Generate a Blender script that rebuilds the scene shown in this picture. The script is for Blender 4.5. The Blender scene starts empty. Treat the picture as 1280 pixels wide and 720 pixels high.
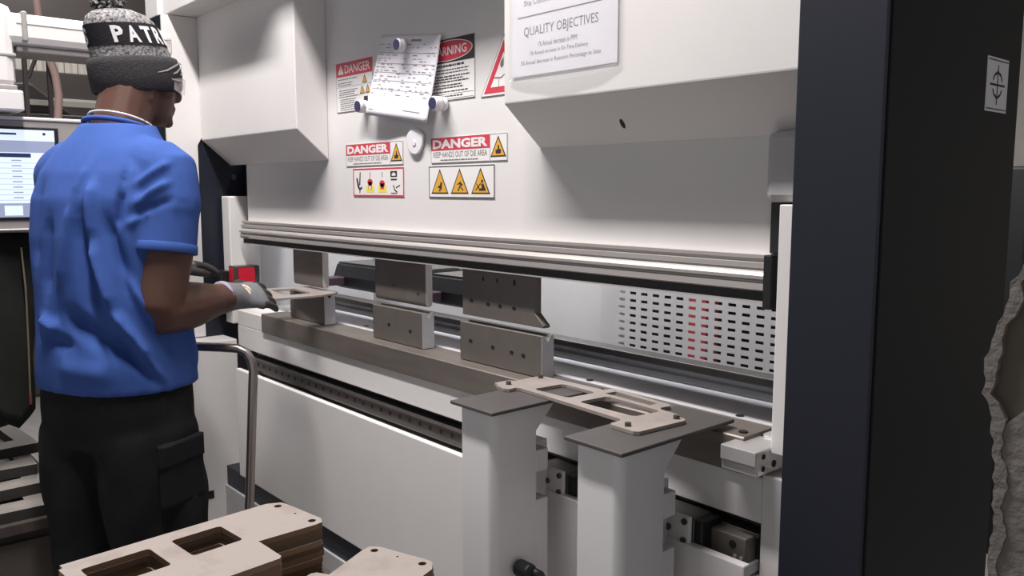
import bpy, bmesh, math, random
from mathutils import Vector, Matrix, noise

random.seed(7)
SC = bpy.context.scene
COL = SC.collection
# The press brake was surveyed in its own units (0.8 m each, zero 0.2 units above the shop floor);
# W turns a survey point into metres.
S, Z0 = 0.8, 0.2
def W(p):
    return Vector((p[0] * S, p[1] * S, (p[2] + Z0) * S))
def R(a):
    return math.radians(a)

# ------------------------------------------------------------------ camera
cam_d = bpy.data.cameras.new('camera')
cam_d.sensor_width = 36.0
cam_d.lens = 36.0 * 1040.0 / 1280.0
cam_d.clip_start = 0.05
cam = bpy.data.objects.new('camera', cam_d)
COL.objects.link(cam)
cam.location = W((0, 0, 1.40))
cam.rotation_euler = (R(90 - 6.69), 0, R(48.85))
SC.camera = cam

# ------------------------------------------------------------------ world, lights, exposure
world = bpy.data.worlds.new('world')
SC.world = world
world.use_nodes = True
bg = world.node_tree.nodes['Background']
bg.inputs[0].default_value = (0.93, 0.95, 1.0, 1)
bg.inputs[1].default_value = 0.36
SC.view_settings.view_transform = 'Standard'
SC.view_settings.look = 'None'
SC.view_settings.gamma = 1.0
SC.view_settings.exposure = 0.15
SC.view_settings.use_curve_mapping = False

def lamp(name, loc, sx, sy, power, col=(1, 0.965, 0.95), rot=(0, 0, 0)):
    d = bpy.data.lights.new(name, 'AREA')
    d.shape = 'RECTANGLE'
    d.size, d.size_y, d.energy, d.color = sx, sy, power, col
    o = bpy.data.objects.new(name, d)
    COL.objects.link(o)
    o.location = W(loc)
    o.rotation_euler = rot
    return o
LAMPS = [((-2.15, 0.50, 3.95), 1.7, 0.14, 122.0),
         ((-2.6, 2.02, 2.75), 2.0, 0.14, 62.0),  # added fill lamp without a fixture, brightens the rear panel
         ((-5.2, 0.2, 4.2), 1.7, 0.2, 14.0),
         ((-8.3, 2.0, 4.4), 1.7, 0.3, 62.0)]  # added fill lamp near the far wall, there only to light it
for i, (l, a, b, p) in enumerate(LAMPS):
    lamp('strip_or_fill_lamp', l, a, b, p, (0.94, 0.96, 1.0) if i == 1 else (1, 0.965, 0.95))

# ------------------------------------------------------------------ materials
MATS = {}
def s2l(c):
    return tuple(((v / 255.0) / 12.92 if v / 255.0 <= 0.04045 else ((v / 255.0 + 0.055) / 1.055) ** 2.4) for v in c)
def mat(name, rgb, rough=0.5, metal=0.0, var=0.0, scale=8.0, bump=0.0, bscale=60.0, spec=0.5, stretch=(1, 1, 1), rgb2=None, thr=None):
    if name in MATS:
        return MATS[name]
    m = bpy.data.materials.new(name)
    m.use_nodes = True
    nt = m.node_tree
    b = nt.nodes['Principled BSDF']
    c = s2l(rgb)
    b.inputs['Base Color'].default_value = (*c, 1)
    b.inputs['Roughness'].default_value = rough
    b.inputs['Metallic'].default_value = metal
    b.inputs['Specular IOR Level'].default_value = spec
    if var > 0 or rgb2 or bump > 0:
        tc = nt.nodes.new('ShaderNodeTexCoord')
        mp = nt.nodes.new('ShaderNodeMapping')
        mp.inputs['Scale'].default_value = stretch
        nt.links.new(tc.outputs['Object'], mp.inputs['Vector'])
    if var > 0 or rgb2:
        n = nt.nodes.new('ShaderNodeTexNoise')
        n.inputs['Scale'].default_value = scale
        n.inputs['Detail'].default_value = 5
        n.inputs['Roughness'].default_value = 0.6
        nt.links.new(mp.outputs['Vector'], n.inputs['Vector'])
        r = nt.nodes.new('ShaderNodeValToRGB')
        if rgb2:
            c2 = s2l(rgb2)
            lo, hi = thr or (0.35, 0.65)
            r.color_ramp.elements[0].position, r.color_ramp.elements[1].position = lo, hi
            r.color_ramp.elements[0].color = (*c2, 1)
            r.color_ramp.elements[1].color = (*c, 1)
        else:
            r.color_ramp.elements[0].position, r.color_ramp.elements[1].position = 0.3, 0.7
            r.color_ramp.elements[0].color = (*[v * (1 - var) for v in c], 1)
            r.color_ramp.elements[1].color = (*[min(1, v * (1 + var)) for v in c], 1)
        nt.links.new(n.outputs['Fac'], r.inputs['Fac'])
        nt.links.new(r.outputs['Color'], b.inputs['Base Color'])
    if bump > 0:
        n2 = nt.nodes.new('ShaderNodeTexNoise')
        n2.inputs['Scale'].default_value = bscale
        n2.inputs['Detail'].default_value = 3
        nt.links.new(mp.outputs['Vector'], n2.inputs['Vector'])
        bp = nt.nodes.new('ShaderNodeBump')
        bp.inputs['Strength'].default_value = bump
        bp.inputs['Distance'].default_value = 0.004
        nt.links.new(n2.outputs['Fac'], bp.inputs['Height'])
        nt.links.new(bp.outputs['Normal'], b.inputs['Normal'])
    MATS[name] = m
    return m
def emat(name, rgb, st):
    m = bpy.data.materials.new(name)
    m.use_nodes = True
    b = m.node_tree.nodes['Principled BSDF']
    c = s2l(rgb)
    b.inputs['Base Color'].default_value = (*[v * 0.3 for v in c], 1)
    b.inputs['Emission Color'].default_value = (*c, 1)
    b.inputs['Emission Strength'].default_value = st
    b.inputs['Roughness'].default_value = 0.25
    return m

WHITE = mat('white_powder_coat', (216, 212, 210), 0.42, var=0.03, scale=3, bump=0.03, bscale=300)
GREYW = mat('grey_powder_coat', (176, 174, 174), 0.45, var=0.03, scale=4, bump=0.03, bscale=300)
ARMW = mat('support_grey_white', (222, 219, 219), 0.4, var=0.03, scale=4)
NAVY = mat('navy_paint', (21, 24, 38), 0.45, var=0.06, scale=5)
BLACKP = mat('black_paint', (16, 16, 17), 0.5, var=0.1, scale=4, spec=0.3)
BLACK = mat('black_plastic', (24, 24, 26), 0.45)
DARK = mat('dark_gap', (16, 16, 17), 0.7)
ALU = mat('brushed_aluminium', (190, 184, 180), 0.48, 0.6, var=0.08, scale=30, stretch=(0.05, 1, 6))
TOOL = mat('tool_steel', (116, 109, 103), 0.5, 0.5, var=0.12, scale=9, rgb2=None)
TOOLG = mat('ground_steel', (206, 200, 196), 0.38, 0.55, var=0.06, scale=14)
RAILS = mat('bolster_steel', (120, 112, 106), 0.5, 0.55, var=0.22, scale=7, stretch=(0.4, 1, 3))
TABLE = mat('table_steel', (196, 194, 197), 0.42, 0.1, var=0.08, scale=7)
CHROME = mat('polished_steel', (212, 208, 206), 0.3, 0.6)
DKST = mat('dark_steel', (92, 88, 86), 0.4, 0.7, var=0.15, scale=12)
RUBBER = mat('black_brush_pad', (48, 46, 46), 0.75, var=0.25, scale=140)
PLATE = mat('mill_scale_sheet', (146, 136, 130), 0.6, 0.05, var=0.12, scale=9, rgb2=(126, 115, 107), thr=(0.28, 0.5))
PLATEG = mat('cut_sheet_grey', (158, 148, 142), 0.5, 0.25, var=0.14, scale=14)
RED = mat('safety_red', (198, 62, 78), 0.45)
DRED = mat('red_lens', (190, 24, 48), 0.3)
SIGNW = mat('sign_white', (224, 220, 218), 0.45)
INK = mat('sign_ink', (44, 42, 44), 0.6)
INKG = mat('sign_ink_grey', (110, 106, 108), 0.6)
YEL = mat('sign_yellow', (214, 160, 58), 0.5)
YEL2 = mat('sign_lemon', (226, 212, 80), 0.5)
PAPER = mat('paper', (226, 222, 228), 0.7, var=0.02, scale=12)
PURP = mat('magnet_face', (58, 54, 88), 0.35)
MAGW = mat('magnet_white', (220, 216, 220), 0.4)
MSCR = emat('lit_screen', (214, 226, 250), 0.95)
MSCRG = emat('lit_screen_grey', (150, 158, 186), 0.8)
MSCRD = emat('lit_screen_navy', (46, 56, 92), 0.6)
TUBE = mat('handle_steel', (150, 140, 136), 0.3, 0.9)
SHIRT = mat('blue_cotton', (58, 84, 148), 0.9, var=0.06, scale=30, bump=0.12, bscale=500, spec=0.15)
PANTS = mat('black_trouser_cloth', (30, 30, 31), 0.9, var=0.12, scale=12, bump=0.2, bscale=300, spec=0.15)
SKIN = mat('skin', (82, 55, 46), 0.5, var=0.08, scale=14, spec=0.4)
GLOVEC = mat('glove_grey_knit', (112, 112, 116), 0.85, var=0.1, scale=80, bump=0.3, bscale=400, spec=0.2)
GLOVED = mat('glove_black_coating', (52, 50, 50), 0.6, var=0.15, scale=40)
BEAN = mat('beanie_heather', (150, 148, 148), 0.95, rgb2=(58, 56, 58), thr=(0.36, 0.62), scale=140, bump=0.5, bscale=200, spec=0.1)
BEANB = mat('beanie_black_band', (44, 42, 45), 0.95, var=0.15, scale=150, bump=0.4, bscale=260, spec=0.1)
BEANC = mat('beanie_cuff_charcoal', (60, 58, 60), 0.95, var=0.16, scale=120, bump=0.5, bscale=220, spec=0.1)
POMM = mat('pompom_yarn', (168, 164, 164), 0.95, rgb2=(66, 64, 66), thr=(0.44, 0.56), scale=60, spec=0.1)
LETTER = mat('beanie_white_knit', (214, 210, 212), 0.9)
CORD = mat('white_cord', (226, 218, 214), 0.6)
LENS = mat('clear_lens', (214, 210, 218), 0.12, 0.0, spec=0.8)
CLOTHB = mat('jacket_black', (34, 36, 34), 0.9, var=0.2, scale=10, bump=0.2, bscale=200, spec=0.15)
CARDB = mat('torn_board_tan_shaded', (92, 84, 74), 0.9, var=0.08, scale=9, bump=0.3, bscale=60)  # tan darkened so its colour carries the shade over the board
CARDW = mat('torn_board_pulp_shaded', (112, 106, 101), 0.95, var=0.14, scale=30, bump=0.6, bscale=80)  # pulp darkened as well, shade mixed into its colour
CONC = mat('concrete_floor', (150, 147, 144), 0.65, var=0.12, scale=2.5, bump=0.1, bscale=20)
FARW = mat('far_wall_sheet', (178, 172, 164), 0.6, var=0.06, scale=2)
FARD = mat('far_dark_steel', (58, 52, 50), 0.7, var=0.2, scale=1.5)
CEIL = mat('ceiling_dark', (104, 96, 90), 0.8, var=0.1, scale=1)
HOSEM = mat('hose_pinkish', (158, 132, 124), 0.6)
WOODP = mat('dark_crate', (60, 52, 48), 0.8, var=0.2, scale=6, stretch=(1, 6, 1))
BEZEL = mat('monitor_bezel', (150, 144, 142), 0.45)

def clear_mat(name, rgb, alpha, rough=0.15):
    m = bpy.data.materials.new(name)
    m.use_nodes = True
    b = m.node_tree.nodes['Principled BSDF']
    b.inputs['Base Color'].default_value = (*s2l(rgb), 1)
    b.inputs['Alpha'].default_value = alpha
    b.inputs['Roughness'].default_value = rough
    return m
SLEEVE = clear_mat('clear_plastic_sleeve', (220, 220, 222), 0.16)
LENSC = clear_mat('clear_safety_lens', (220, 214, 222), 0.45, 0.08)

# ------------------------------------------------------------------ mesh builder
class MB:
    def __init__(self):
        self.v, self.f = [], []
    def add(self, vs, fs):
        o = len(self.v)
        self.v += [Vector(p) for p in vs]
        self.f += [tuple(i + o for i in f) for f in fs]
        return self
    def box(self, x0, x1, y0, y1, z0, z1):
        vs = [(x, y, z) for z in (z0, z1) for y in (y0, y1) for x in (x0, x1)]
        return self.add(vs, [(0, 2, 3, 1), (4, 5, 7, 6), (0, 1, 5, 4), (2, 6, 7, 3), (0, 4, 6, 2), (1, 3, 7, 5)])
    def prism(self, poly, axis, a, b):
        """poly of 2D points extruded along axis from a to b. x: (y,z); y: (x,z); z: (x,y)"""
        n = len(poly)
        def p3(p, t):
            return (t, p[0], p[1]) if axis == 'x' else (p[0], t, p[1]) if axis == 'y' else (p[0], p[1], t)
        vs = [p3(p, a) for p in poly] + [p3(p, b) for p in poly]
        fs = [tuple(range(n)), tuple(range(2 * n - 1, n - 1, -1))]
        fs += [(i, n + i, n + (i + 1) % n, (i + 1) % n) for i in range(n)]
        return self.add(vs, fs)
    def tube(self, path, r, n=12, cap=True):
        P = [Vector(p) for p in path]
        rr = r if isinstance(r, (list, tuple)) else [r] * len(P)
        vs, fs = [], []
        t0 = (P[1] - P[0]).normalized()
        ref = Vector((0, 0, 1)) if abs(t0.z) < 0.9 else Vector((1, 0, 0))
        u = t0.cross(ref).normalized()
        for i, p in enumerate(P):
            t = (P[min(i + 1, len(P) - 1)] - P[max(i - 1, 0)]).normalized()
            u = (u - t * u.dot(t)).normalized()
            w = t.cross(u)
            for k in range(n):
                a = 2 * math.pi * k / n
                vs.append(p + (u * math.cos(a) + w * math.sin(a)) * rr[i])
        for i in range(len(P) - 1):
            for k in range(n):
                fs.append((i * n + k, i * n + (k + 1) % n, (i + 1) * n + (k + 1) % n, (i + 1) * n + k))
        if cap:
            fs.append(tuple(range(n - 1, -1, -1)))
            fs.append(tuple(range((len(P) - 1) * n, len(P) * n)))
        return self.add(vs, fs)
    def loft(self, rings, cap=True, closed=True):
        n = len(rings[0])
        vs = [p for r in rings for p in r]
        fs = []
        for i in range(len(rings) - 1):
            for k in range(n if closed else n - 1):
                fs.append((i * n + k, i * n + (k + 1) % n, (i + 1) * n + (k + 1) % n, (i + 1) * n + k))
        if cap and closed:
            fs.append(tuple(range(n - 1, -1, -1)))
            fs.append(tuple(range((len(rings) - 1) * n, len(rings) * n)))
        return self.add(vs, fs)
    def disc(self, c, r, h, axis='y', n=16, sx=1.0):
        poly = []
        i, j = {'x': (1, 2), 'y': (0, 2), 'z': (0, 1)}[axis]
        k = 3 - i - j
        for t in range(n):
            a = 2 * math.pi * t / n
            poly.append((c[i] + r * math.cos(a) * sx, c[j] + r * math.sin(a)))
        return self.prism(poly, axis, c[k] - h / 2, c[k] + h / 2)
    def ell(self, c, r, nu=20, nv=14, M=None):
        rings = []
        for j in range(nv + 1):
            t = math.pi * (0.02 + 0.96 * j / nv)
            ring = []
            for k in range(nu):
                a = 2 * math.pi * k / nu
                v = Vector((r[0] * math.sin(t) * math.cos(a), r[1] * math.sin(t) * math.sin(a), -r[2] * math.cos(t)))
                if M is not None:
                    v = M @ v
                ring.append(v + Vector(c))
            rings.append(ring)
        return self.loft(rings)
    def bm(self, xf=W, origin=Vector((0, 0, 0))):
        b = bmesh.new()
        vs = [b.verts.new((xf(p) if xf else p) - origin) for p in self.v]
        for f in self.f:
            try:
                b.faces.new([vs[i] for i in f])
            except ValueError:
                pass
        bmesh.ops.recalc_face_normals(b, faces=b.faces)
        return b
    def mesh(self, name, xf=W, origin=Vector((0, 0, 0)), bevel=0.0, seg=2, smooth=False):
        b = self.bm(xf, origin)
        if bevel > 0:
            es = [e for e in b.edges if len(e.link_faces) == 2 and e.calc_face_angle(0) > 0.5]
            bmesh.ops.bevel(b, geom=es, offset=bevel, segments=seg, affect='EDGES', profile=0.5, clamp_overlap=True)
        me = bpy.data.meshes.new(name)
        b.to_mesh(me)
        b.free()
        if smooth:
            for p in me.polygons:
                p.use_smooth = True
        return me

def link(name, me, m=None, parent=None, label=None, kind=None):
    o = bpy.data.objects.new(name, me)
    COL.objects.link(o)
    if m is not None and me is not None and not me.materials:
        me.materials.append(m)
    if parent is not None:
        o.parent = parent
    if label:
        o['label'] = label
    if kind:
        o['kind'] = kind
    return o
def wloc(o):
    p = Vector((0, 0, 0))
    while o is not None:
        p += o.location
        o = o.parent
    return p
def part(name, mb, m, parent, bevel=0.0, smooth=False, label=None, kind=None, xf=W, seg=2):
    return link(name, mb.mesh(name, xf, wloc(parent), bevel, seg, smooth), m, parent, label, kind)
def tag(o, label, cat, group=None):
    o['label'], o['category'] = label, cat
    if group:
        o['group'] = group
    return o
def thing(name, label, cat, loc, group=None, xf=W):
    o = bpy.data.objects.new(name, None)
    o.empty_display_size = 0.05
    COL.objects.link(o)
    o.location = xf(loc) if xf else Vector(loc)
    return tag(o, label, cat, group)
def single(name, mb, m, label, cat, loc, group=None, bevel=0.0, smooth=False, xf=W):
    l = xf(loc) if xf else Vector(loc)
    o = link(name, mb.mesh(name, xf, l, bevel, 2, smooth), m)
    o.location = l
    return tag(o, label, cat, group)
def struct(name, mb, m, parent=None, bevel=0.0, xf=W):
    o = link(name, mb.mesh(name, xf, wloc(parent) if parent else Vector((0, 0, 0)), bevel), m, parent)
    if parent is None:
        o['kind'] = 'structure'
    return o

_TC = {}
def text_data(body, bold=0.0):
    key = (body, bold)
    if key not in _TC:
        c = bpy.data.curves.new('t', 'FONT')
        c.body = body
        c.offset = bold
        c.resolution_u = 2
        o = bpy.data.objects.new('t', c)
        COL.objects.link(o)
        dg = bpy.context.evaluated_depsgraph_get()
        me = bpy.data.meshes.new_from_object(o.evaluated_get(dg))
        vs = [v.co.copy() for v in me.vertices]
        fs = [tuple(p.vertices) for p in me.polygons]
        bpy.data.objects.remove(o)
        bpy.data.curves.remove(c)
        bpy.data.meshes.remove(me)
        x0, x1 = min(v.x for v in vs), max(v.x for v in vs)
        y0, y1 = min(v.y for v in vs), max(v.y for v in vs)
        _TC[key] = ([((v.x - x0) / (x1 - x0), (v.y - y0) / (y1 - y0)) for v in vs], fs)
    return _TC[key]
class Plane:
    """a flat sheet: 2D (u right, v up) to 3D, with height h off the sheet"""
    def __init__(self, o, u, v):
        self.o, self.u, self.v = Vector(o), Vector(u), Vector(v)
        self.n = self.u.cross(self.v).normalized()
    def __call__(self, u, v, h=0.0):
        return self.o + self.u * u + self.v * v + self.n * h
    def text(self, mb, body, u0, u1, v0, v1, h, bold=0.0):
        vs, fs = text_data(body, bold)
        return mb.add([self(u0 + a * (u1 - u0), v0 + b * (v1 - v0), h) for a, b in vs], fs)
    def poly(self, mb, pts, h0, h1):
        n = len(pts)
        vs = [self(p[0], p[1], h0) for p in pts] + [self(p[0], p[1], h1) for p in pts]
        fs = [tuple(range(n - 1, -1, -1)), tuple(range(n, 2 * n))] + [(i, (i + 1) % n, n + (i + 1) % n, n + i) for i in range(n)]
        return mb.add(vs, fs)
    def rect(self, mb, u0, u1, v0, v1, h0, h1):
        return self.poly(mb, [(u0, v0), (u1, v0), (u1, v1), (u0, v1)], h0, h1)
    def frame(self, mb, u0, u1, v0, v1, w, h0, h1):
        self.rect(mb, u0, u1, v0, v0 + w, h0, h1)
        self.rect(mb, u0, u1, v1 - w, v1, h0, h1)
        self.rect(mb, u0, u0 + w, v0 + w, v1 - w, h0, h1)
        return self.rect(mb, u1 - w, u1, v0 + w, v1 - w, h0, h1)
def rot2(pts, a, c=(0, 0)):
    ca, sa = math.cos(a), math.sin(a)
    return [(c[0] + ca * (x - c[0]) - sa * (y - c[1]), c[1] + sa * (x - c[0]) + ca * (y - c[1])) for x, y in pts]
def circ(cx, cy, r, n=12, ry=None):
    ry = ry or r
    return [(cx + r * math.cos(2 * math.pi * k / n), cy + ry * math.sin(2 * math.pi * k / n)) for k in range(n)]
def sheet_mesh(name, outer, holes, t, mats=None):
    """flat cut plate with through holes, top at z=0, already in metres"""
    b = bmesh.new()
    es = []
    for loop in [outer] + holes:
        vs = [b.verts.new((p[0], p[1], 0)) for p in loop]
        es += [b.edges.new((vs[i], vs[(i + 1) % len(vs)])) for i in range(len(vs))]
    bmesh.ops.triangle_fill(b, edges=es, use_beauty=True)
    bmesh.ops.recalc_face_normals(b, faces=b.faces)
    if sum(f.normal.z * f.calc_area() for f in b.faces) < 0:
        bmesh.ops.reverse_faces(b, faces=b.faces)
    r = bmesh.ops.extrude_face_region(b, geom=list(b.faces))
    nv = [g for g in r['geom'] if isinstance(g, bmesh.types.BMVert)]
    for v in nv:
        v.co.z -= t
    bmesh.ops.recalc_face_normals(b, faces=b.faces)
    me = bpy.data.meshes.new(name)
    b.to_mesh(me)
    b.free()
    if mats:
        for q in mats:
            me.materials.append(q)
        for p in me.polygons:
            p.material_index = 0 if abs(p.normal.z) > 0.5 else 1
    return me

# ------------------------------------------------------------------ the shop
FL = -Z0
struct('floor', MB().box(-12, 5, -5, 8, FL - 0.1, FL), CONC)
struct('ceiling', MB().box(-12, 5, -5, 8, 5.2, 5.3), CEIL)
wl = struct('wall_left', MB().box(-9.9, -9.8, -5, 8, FL, 5.2), FARW)
struct('wall_back', MB().box(-9.8, 5, 7.0, 7.1, FL, 5.2), FARW)
rib = None
for i in range(46):                                        # standing seams of the corrugated wall
    y = -0.6 + i * 0.13
    if rib is None:
        rib = part('wall_rib', MB().prism([(-9.8, y), (-9.8, y + 0.085), (-9.765, y + 0.065), (-9.765, y + 0.02)], 'z', FL, 5.0), FARW, wl)
    else:
        c = rib.copy(); COL.objects.link(c); c.location = (0, 0.13 * i * S, 0)

# ------------------------------------------------------------------ press brake
PB = thing('press_brake', 'large white and navy press brake bending machine with ram and lower table', 'machine', (-2.245, 1.6, FL))
part('ram_panel', MB().box(-3.567, -0.955, 1.558, 1.64, 1.20, 2.75), WHITE, PB, 0.002, label='white steel ram face carrying the safety stickers')
part('ram_light_block', MB().box(-3.5, -1.0, 1.642, 1.835, 1.35, 2.75), GREYW, PB, 0.003)  # added unseen box that keeps the rear fill lamp off the table
for x0, x1, lab in ((-3.735, -2.825, 'white hood with slanted underside beside the left column'), (-1.668, -0.752, 'white hood with slanted underside below the quality notice')):
    hd = part('hood', MB().prism([(1.558, 1.512), (1.43, 1.622), (1.43, 2.75), (1.558, 2.75)], 'x', x0, x1), WHITE, PB, 0.003, label=lab)
    if x0 > -2:
        d = Vector((0, -0.128, 0.11)).normalized(); n = Vector((0, -0.11, -0.128)).normalized()
        pl = Plane(Vector((-1.328, 1.506, 1.556)), Vector((1, 0, 0)), d)
        m = MB(); pl.poly(m, rot2(circ(0, 0, 0.006, 10, 0.016), -0.25), -0.0005, 0.0008)
        part('slot', m, DARK, hd)
# canopy over the top: long fascia plus a lower box at the left end
part('top_canopy', MB().box(-3.9, -0.6, 1.24, 1.558, 2.42, 2.75), WHITE, PB, 0.003)
part('corner_canopy', MB().box(-3.79, -2.93, 1.305, 1.43, 2.15, 2.42), WHITE, PB, 0.003)
part('column_cap', MB().box(-3.95, -3.795, 1.285, 1.43, 2.15, 2.42), WHITE, PB, 0.003)
# clamp beam under the ram
prof = [(1.558, 1.266), (1.534, 1.266), (1.534, 1.2585), (1.542, 1.2565), (1.542, 1.2515), (1.530, 1.2495), (1.530, 1.2385),
        (1.5345, 1.2365), (1.5345, 1.2345), (1.524, 1.2295), (1.520, 1.2235), (1.5205, 1.2165), (1.529, 1.2115), (1.529, 1.2095),
        (1.524, 1.2075), (1.5235, 1.1935), (1.530, 1.190), (1.60, 1.190), (1.60, 1.266)]
cb = part('clamp_beam', MB().prism(prof, 'x', -3.58, -0.947), ALU, PB, label='ribbed aluminium clamping beam along the ram bottom')
part('brush_strip', MB().box(-3.57, -0.947, 1.535, 1.61, 1.1695, 1.1895), RUBBER, cb, label='black speckled strip')
part('edge_strip', MB().box(-3.57, -0.947, 1.532, 1.61, 1.1655, 1.1692), TOOLG, cb)
part('end_cap', MB().box(-0.9465, -0.928, 1.515, 1.61, 1.155, 1.268), BLACK, cb, 0.002)
part('beam_nameplate', MB().box(-3.565, -3.49, 1.5215, 1.5238, 1.1945, 1.1985), DKST, cb)
# black strip for the shade in the ram end gap, and side posts
part('ram_gap_shade', MB().box(-0.953, -0.918, 1.548, 1.60, 1.27, 1.375), BLACK, PB)
part('ram_guide_cover', MB().box(-0.953, -0.80, 1.52, 1.66, 1.376, 1.52), GREYW, PB, 0.012)
part('side_post', MB().box(-0.905, -0.862, 1.50, 1.53, 0.86, 1.372), WHITE, PB, 0.002)
part('side_post', MB().box(-3.715, -3.632, 1.50, 1.64, 0.80, 1.374), WHITE, PB, 0.004)
part('ram_guide_cover', MB().box(-3.73, -3.575, 1.62, 1.70, 1.20, 1.60), BLACK, PB)
# side frames
cr = part('column', MB().box(-0.75, -0.60, 1.28, 1.835, FL, 2.75), NAVY, PB, 0.003, label='navy painted right column')
part('side_panel', MB().box(-0.602, -0.596, 1.287, 1.83, FL + 0.02, 2.74), BLACKP, cr)
cl = part('column', MB().box(-3.95, -3.745, 1.28, 2.3, FL, 2.149), NAVY, PB, 0.003, label='left column with navy front')
part('side_panel', MB().prism([(1.279, 0.74), (1.412, 0.74), (1.412, 1.60), (1.436, 1.64), (1.436, 2.148), (1.279, 2.148)], 'x', -3.747, -3.737), WHITE, cl, 0.0, label='white inner side cover')
part('side_panel', MB().box(-3.747, -3.735, 1.66, 2.3, 0.5, 1.9), GREYW, cl, 0.001)
part('frame_bolt', MB().disc((-3.738, 1.57, 1.46), 0.012, 0.02, 'x', 12), DKST, cl)
# target sticker on the black side of the right column
tsn = part('balance_sticker', MB().box(-0.5965, -0.5952, 1.664, 1.768, 1.545, 1.643), SIGNW, cr)
pl = Plane((-0.595, 1.716, 1.594), (0, 1, 0), (0, 0, 1))
m = MB()
for a0 in (0.35, 1.92, 3.49, 5.06):
    pts = [(0.0245 * math.cos(a0 + 0.86 * k / 6), 0.0245 * math.sin(a0 + 0.86 * k / 6)) for k in range(7)]
    pts += [(0.0215 * math.cos(a0 + 0.86 * k / 6), 0.0215 * math.sin(a0 + 0.86 * k / 6)) for k in range(6, -1, -1)]
    pl.poly(m, pts, 0.0, 0.0006)
pl.rect(m, -0.036, 0.036, -0.0018, 0.0018, 0, 0.0006)
pl.rect(m, -0.0012, 0.0012, -0.036, 0.036, 0, 0.0006)
for s in (1, -1):
    pl.poly(m, [(0, s * 0.027), (-0.012, s * 0.019), (-0.011, s * 0.0165), (0, s * 0.022), (0.011, s * 0.0165), (0.012, s * 0.019)][::s], 0, 0.0006)
    pl.rect(m, -0.048, 0.048, s * 0.044 - 0.0009, s * 0.044 + 0.0009, 0, 0.0006)
part('symbol', m, INK, tsn)

# lower table
part('table_beam', MB().box(-3.60, -0.925, 1.506, 1.80, 0.70, 0.80), WHITE, PB, 0.002, label='white front beam under the die rail')
part('table_end', MB().box(-0.925, -0.80, 1.506, 1.80, FL, 0.808), WHITE, PB, 0.002)
part('table_end', MB().box(-3.60, -3.33, 1.506, 1.80, 0.80, 0.868), WHITE, PB, 0.003)
dr = part('die_rail', MB().prism([(1.497, 0.80), (1.497, 0.877), (1.500, 0.880), (1.80, 0.880), (1.80, 0.80)], 'x', -3.33, -0.968), RAILS, PB, label='worn dark steel die rail')
part('rail_top', MB().box(-3.33, -0.97, 1.615, 1.796, 0.8795, 0.8815), TABLE, dr)
for x, y in ((-1.546, 1.635), (-1.067, 1.633), (-0.985, 1.66), (-0.99, 1.53), (-2.75, 1.66), (-2.1, 1.66)):
    part('bolt_hole', MB().disc((x, y, 0.8816), 0.010, 0.003, 'z', 12), DARK, dr)
part('rear_lip', MB().prism([(1.80, 0.86), (1.80, 0.885), (1.812, 0.896), (1.83, 0.898), (1.83, 0.914), (1.90, 0.914), (1.90, 0.86)], 'x', -3.5, -0.87), TABLE, PB)
part('rear_bar', MB().box(-3.5, -0.87, 1.80, 1.86, 0.915, 0.938), DKST, PB, 0.003, label='dark bar behind the dies')
eb = part('end_block', MB().prism([(1.452, 0.818), (1.452, 0.838), (1.446, 0.840), (1.446, 0.872), (1.56, 0.872), (1.56, 0.818)], 'x', -0.990, -0.905), CHROME, PB, 0.002, label='polished steel end block')
part('end_block', MB().box(-0.962, -0.87, 1.562, 1.66, 0.80, 0.878), CHROME, PB, 0.002)
for dz in (0.832, 0.858):
    part('pin_hole', MB().disc((-0.9045, 1.475, dz), 0.006, 0.001, 'x', 10), DARK, eb)
part('pin_hole', MB().disc((-0.9045, 1.515, 0.835), 0.008, 0.001, 'x', 10), DARK, eb)
# guide groove with linear rail
part('groove_back', MB().box(-3.55, -0.93, 1.58, 1.60, 0.52, 0.70), DKST, PB)
part('groove_lip', MB().box(-3.50, -0.94, 1.545, 1.58, 0.676, 0.684), DKST, PB)
gr = part('guide_rail', MB().prism([(1.575, 0.612), (1.575, 0.672), (1.515, 0.672), (1.508, 0.664), (1.515, 0.655), (1.515, 0.630), (1.508, 0.622), (1.515, 0.612)], 'x', -3.47, -0.932), DKST, PB, label='dark linear guide rail in the groove')
bh = part('bolt_hole', MB().disc((-3.42, 1.5145, 0.6425), 0.0075, 0.0012, 'y', 10), DARK, gr)
for k in range(1, 42):
    c = bh.copy(); COL.objects.link(c); c.location = (k * 0.0585 * S, 0, 0)
part('rail_cover_strip', MB().box(-3.46, -1.06, 1.47, 1.50, 0.585, 0.602), ALU, PB)
ge = part('guide_stop', MB().box(-1.035, -0.936, 1.47, 1.512, 0.618, 0.672), TOOL, PB, 0.003, label='machined stop block at rail end')
part('bolt_hole', MB().disc((-0.968, 1.4695, 0.652), 0.009, 0.0012, 'y', 14), DARK, ge)
for x in (-0.957, -0.938 - 0.004):
    part('screw', MB().disc((x - 0.004, 1.469, 0.628), 0.0045, 0.003, 'y', 10), CHROME, ge)
part('guide_base', MB().box(-1.06, -0.93, 1.478, 1.515, 0.592, 0.618), TABLE, PB, 0.002)
part('groove_back', MB().box(-3.55, -0.93, 1.575, 1.60, 0.30, 0.53), DKST, PB)
# big lower front panel, kick strip, base
part('front_panel', MB().box(-3.43, -0.905, 1.418, 1.440, 0.165, 0.640), WHITE, PB, 0.003, label='wide white lower front panel with folded top edge')
part('front_panel_core', MB().box(-3.42, -0.92, 1.442, 1.56, 0.165, 0.585), WHITE, PB)
part('kick_strip', MB().box(-3.60, -0.90, 1.43, 1.50, 0.075, 0.163), NAVY, PB, label='dark kick strip')
part('base_frame', MB().box(-3.6, -0.86, 1.42, 1.90, FL, 0.074), GREYW, PB)
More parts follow.
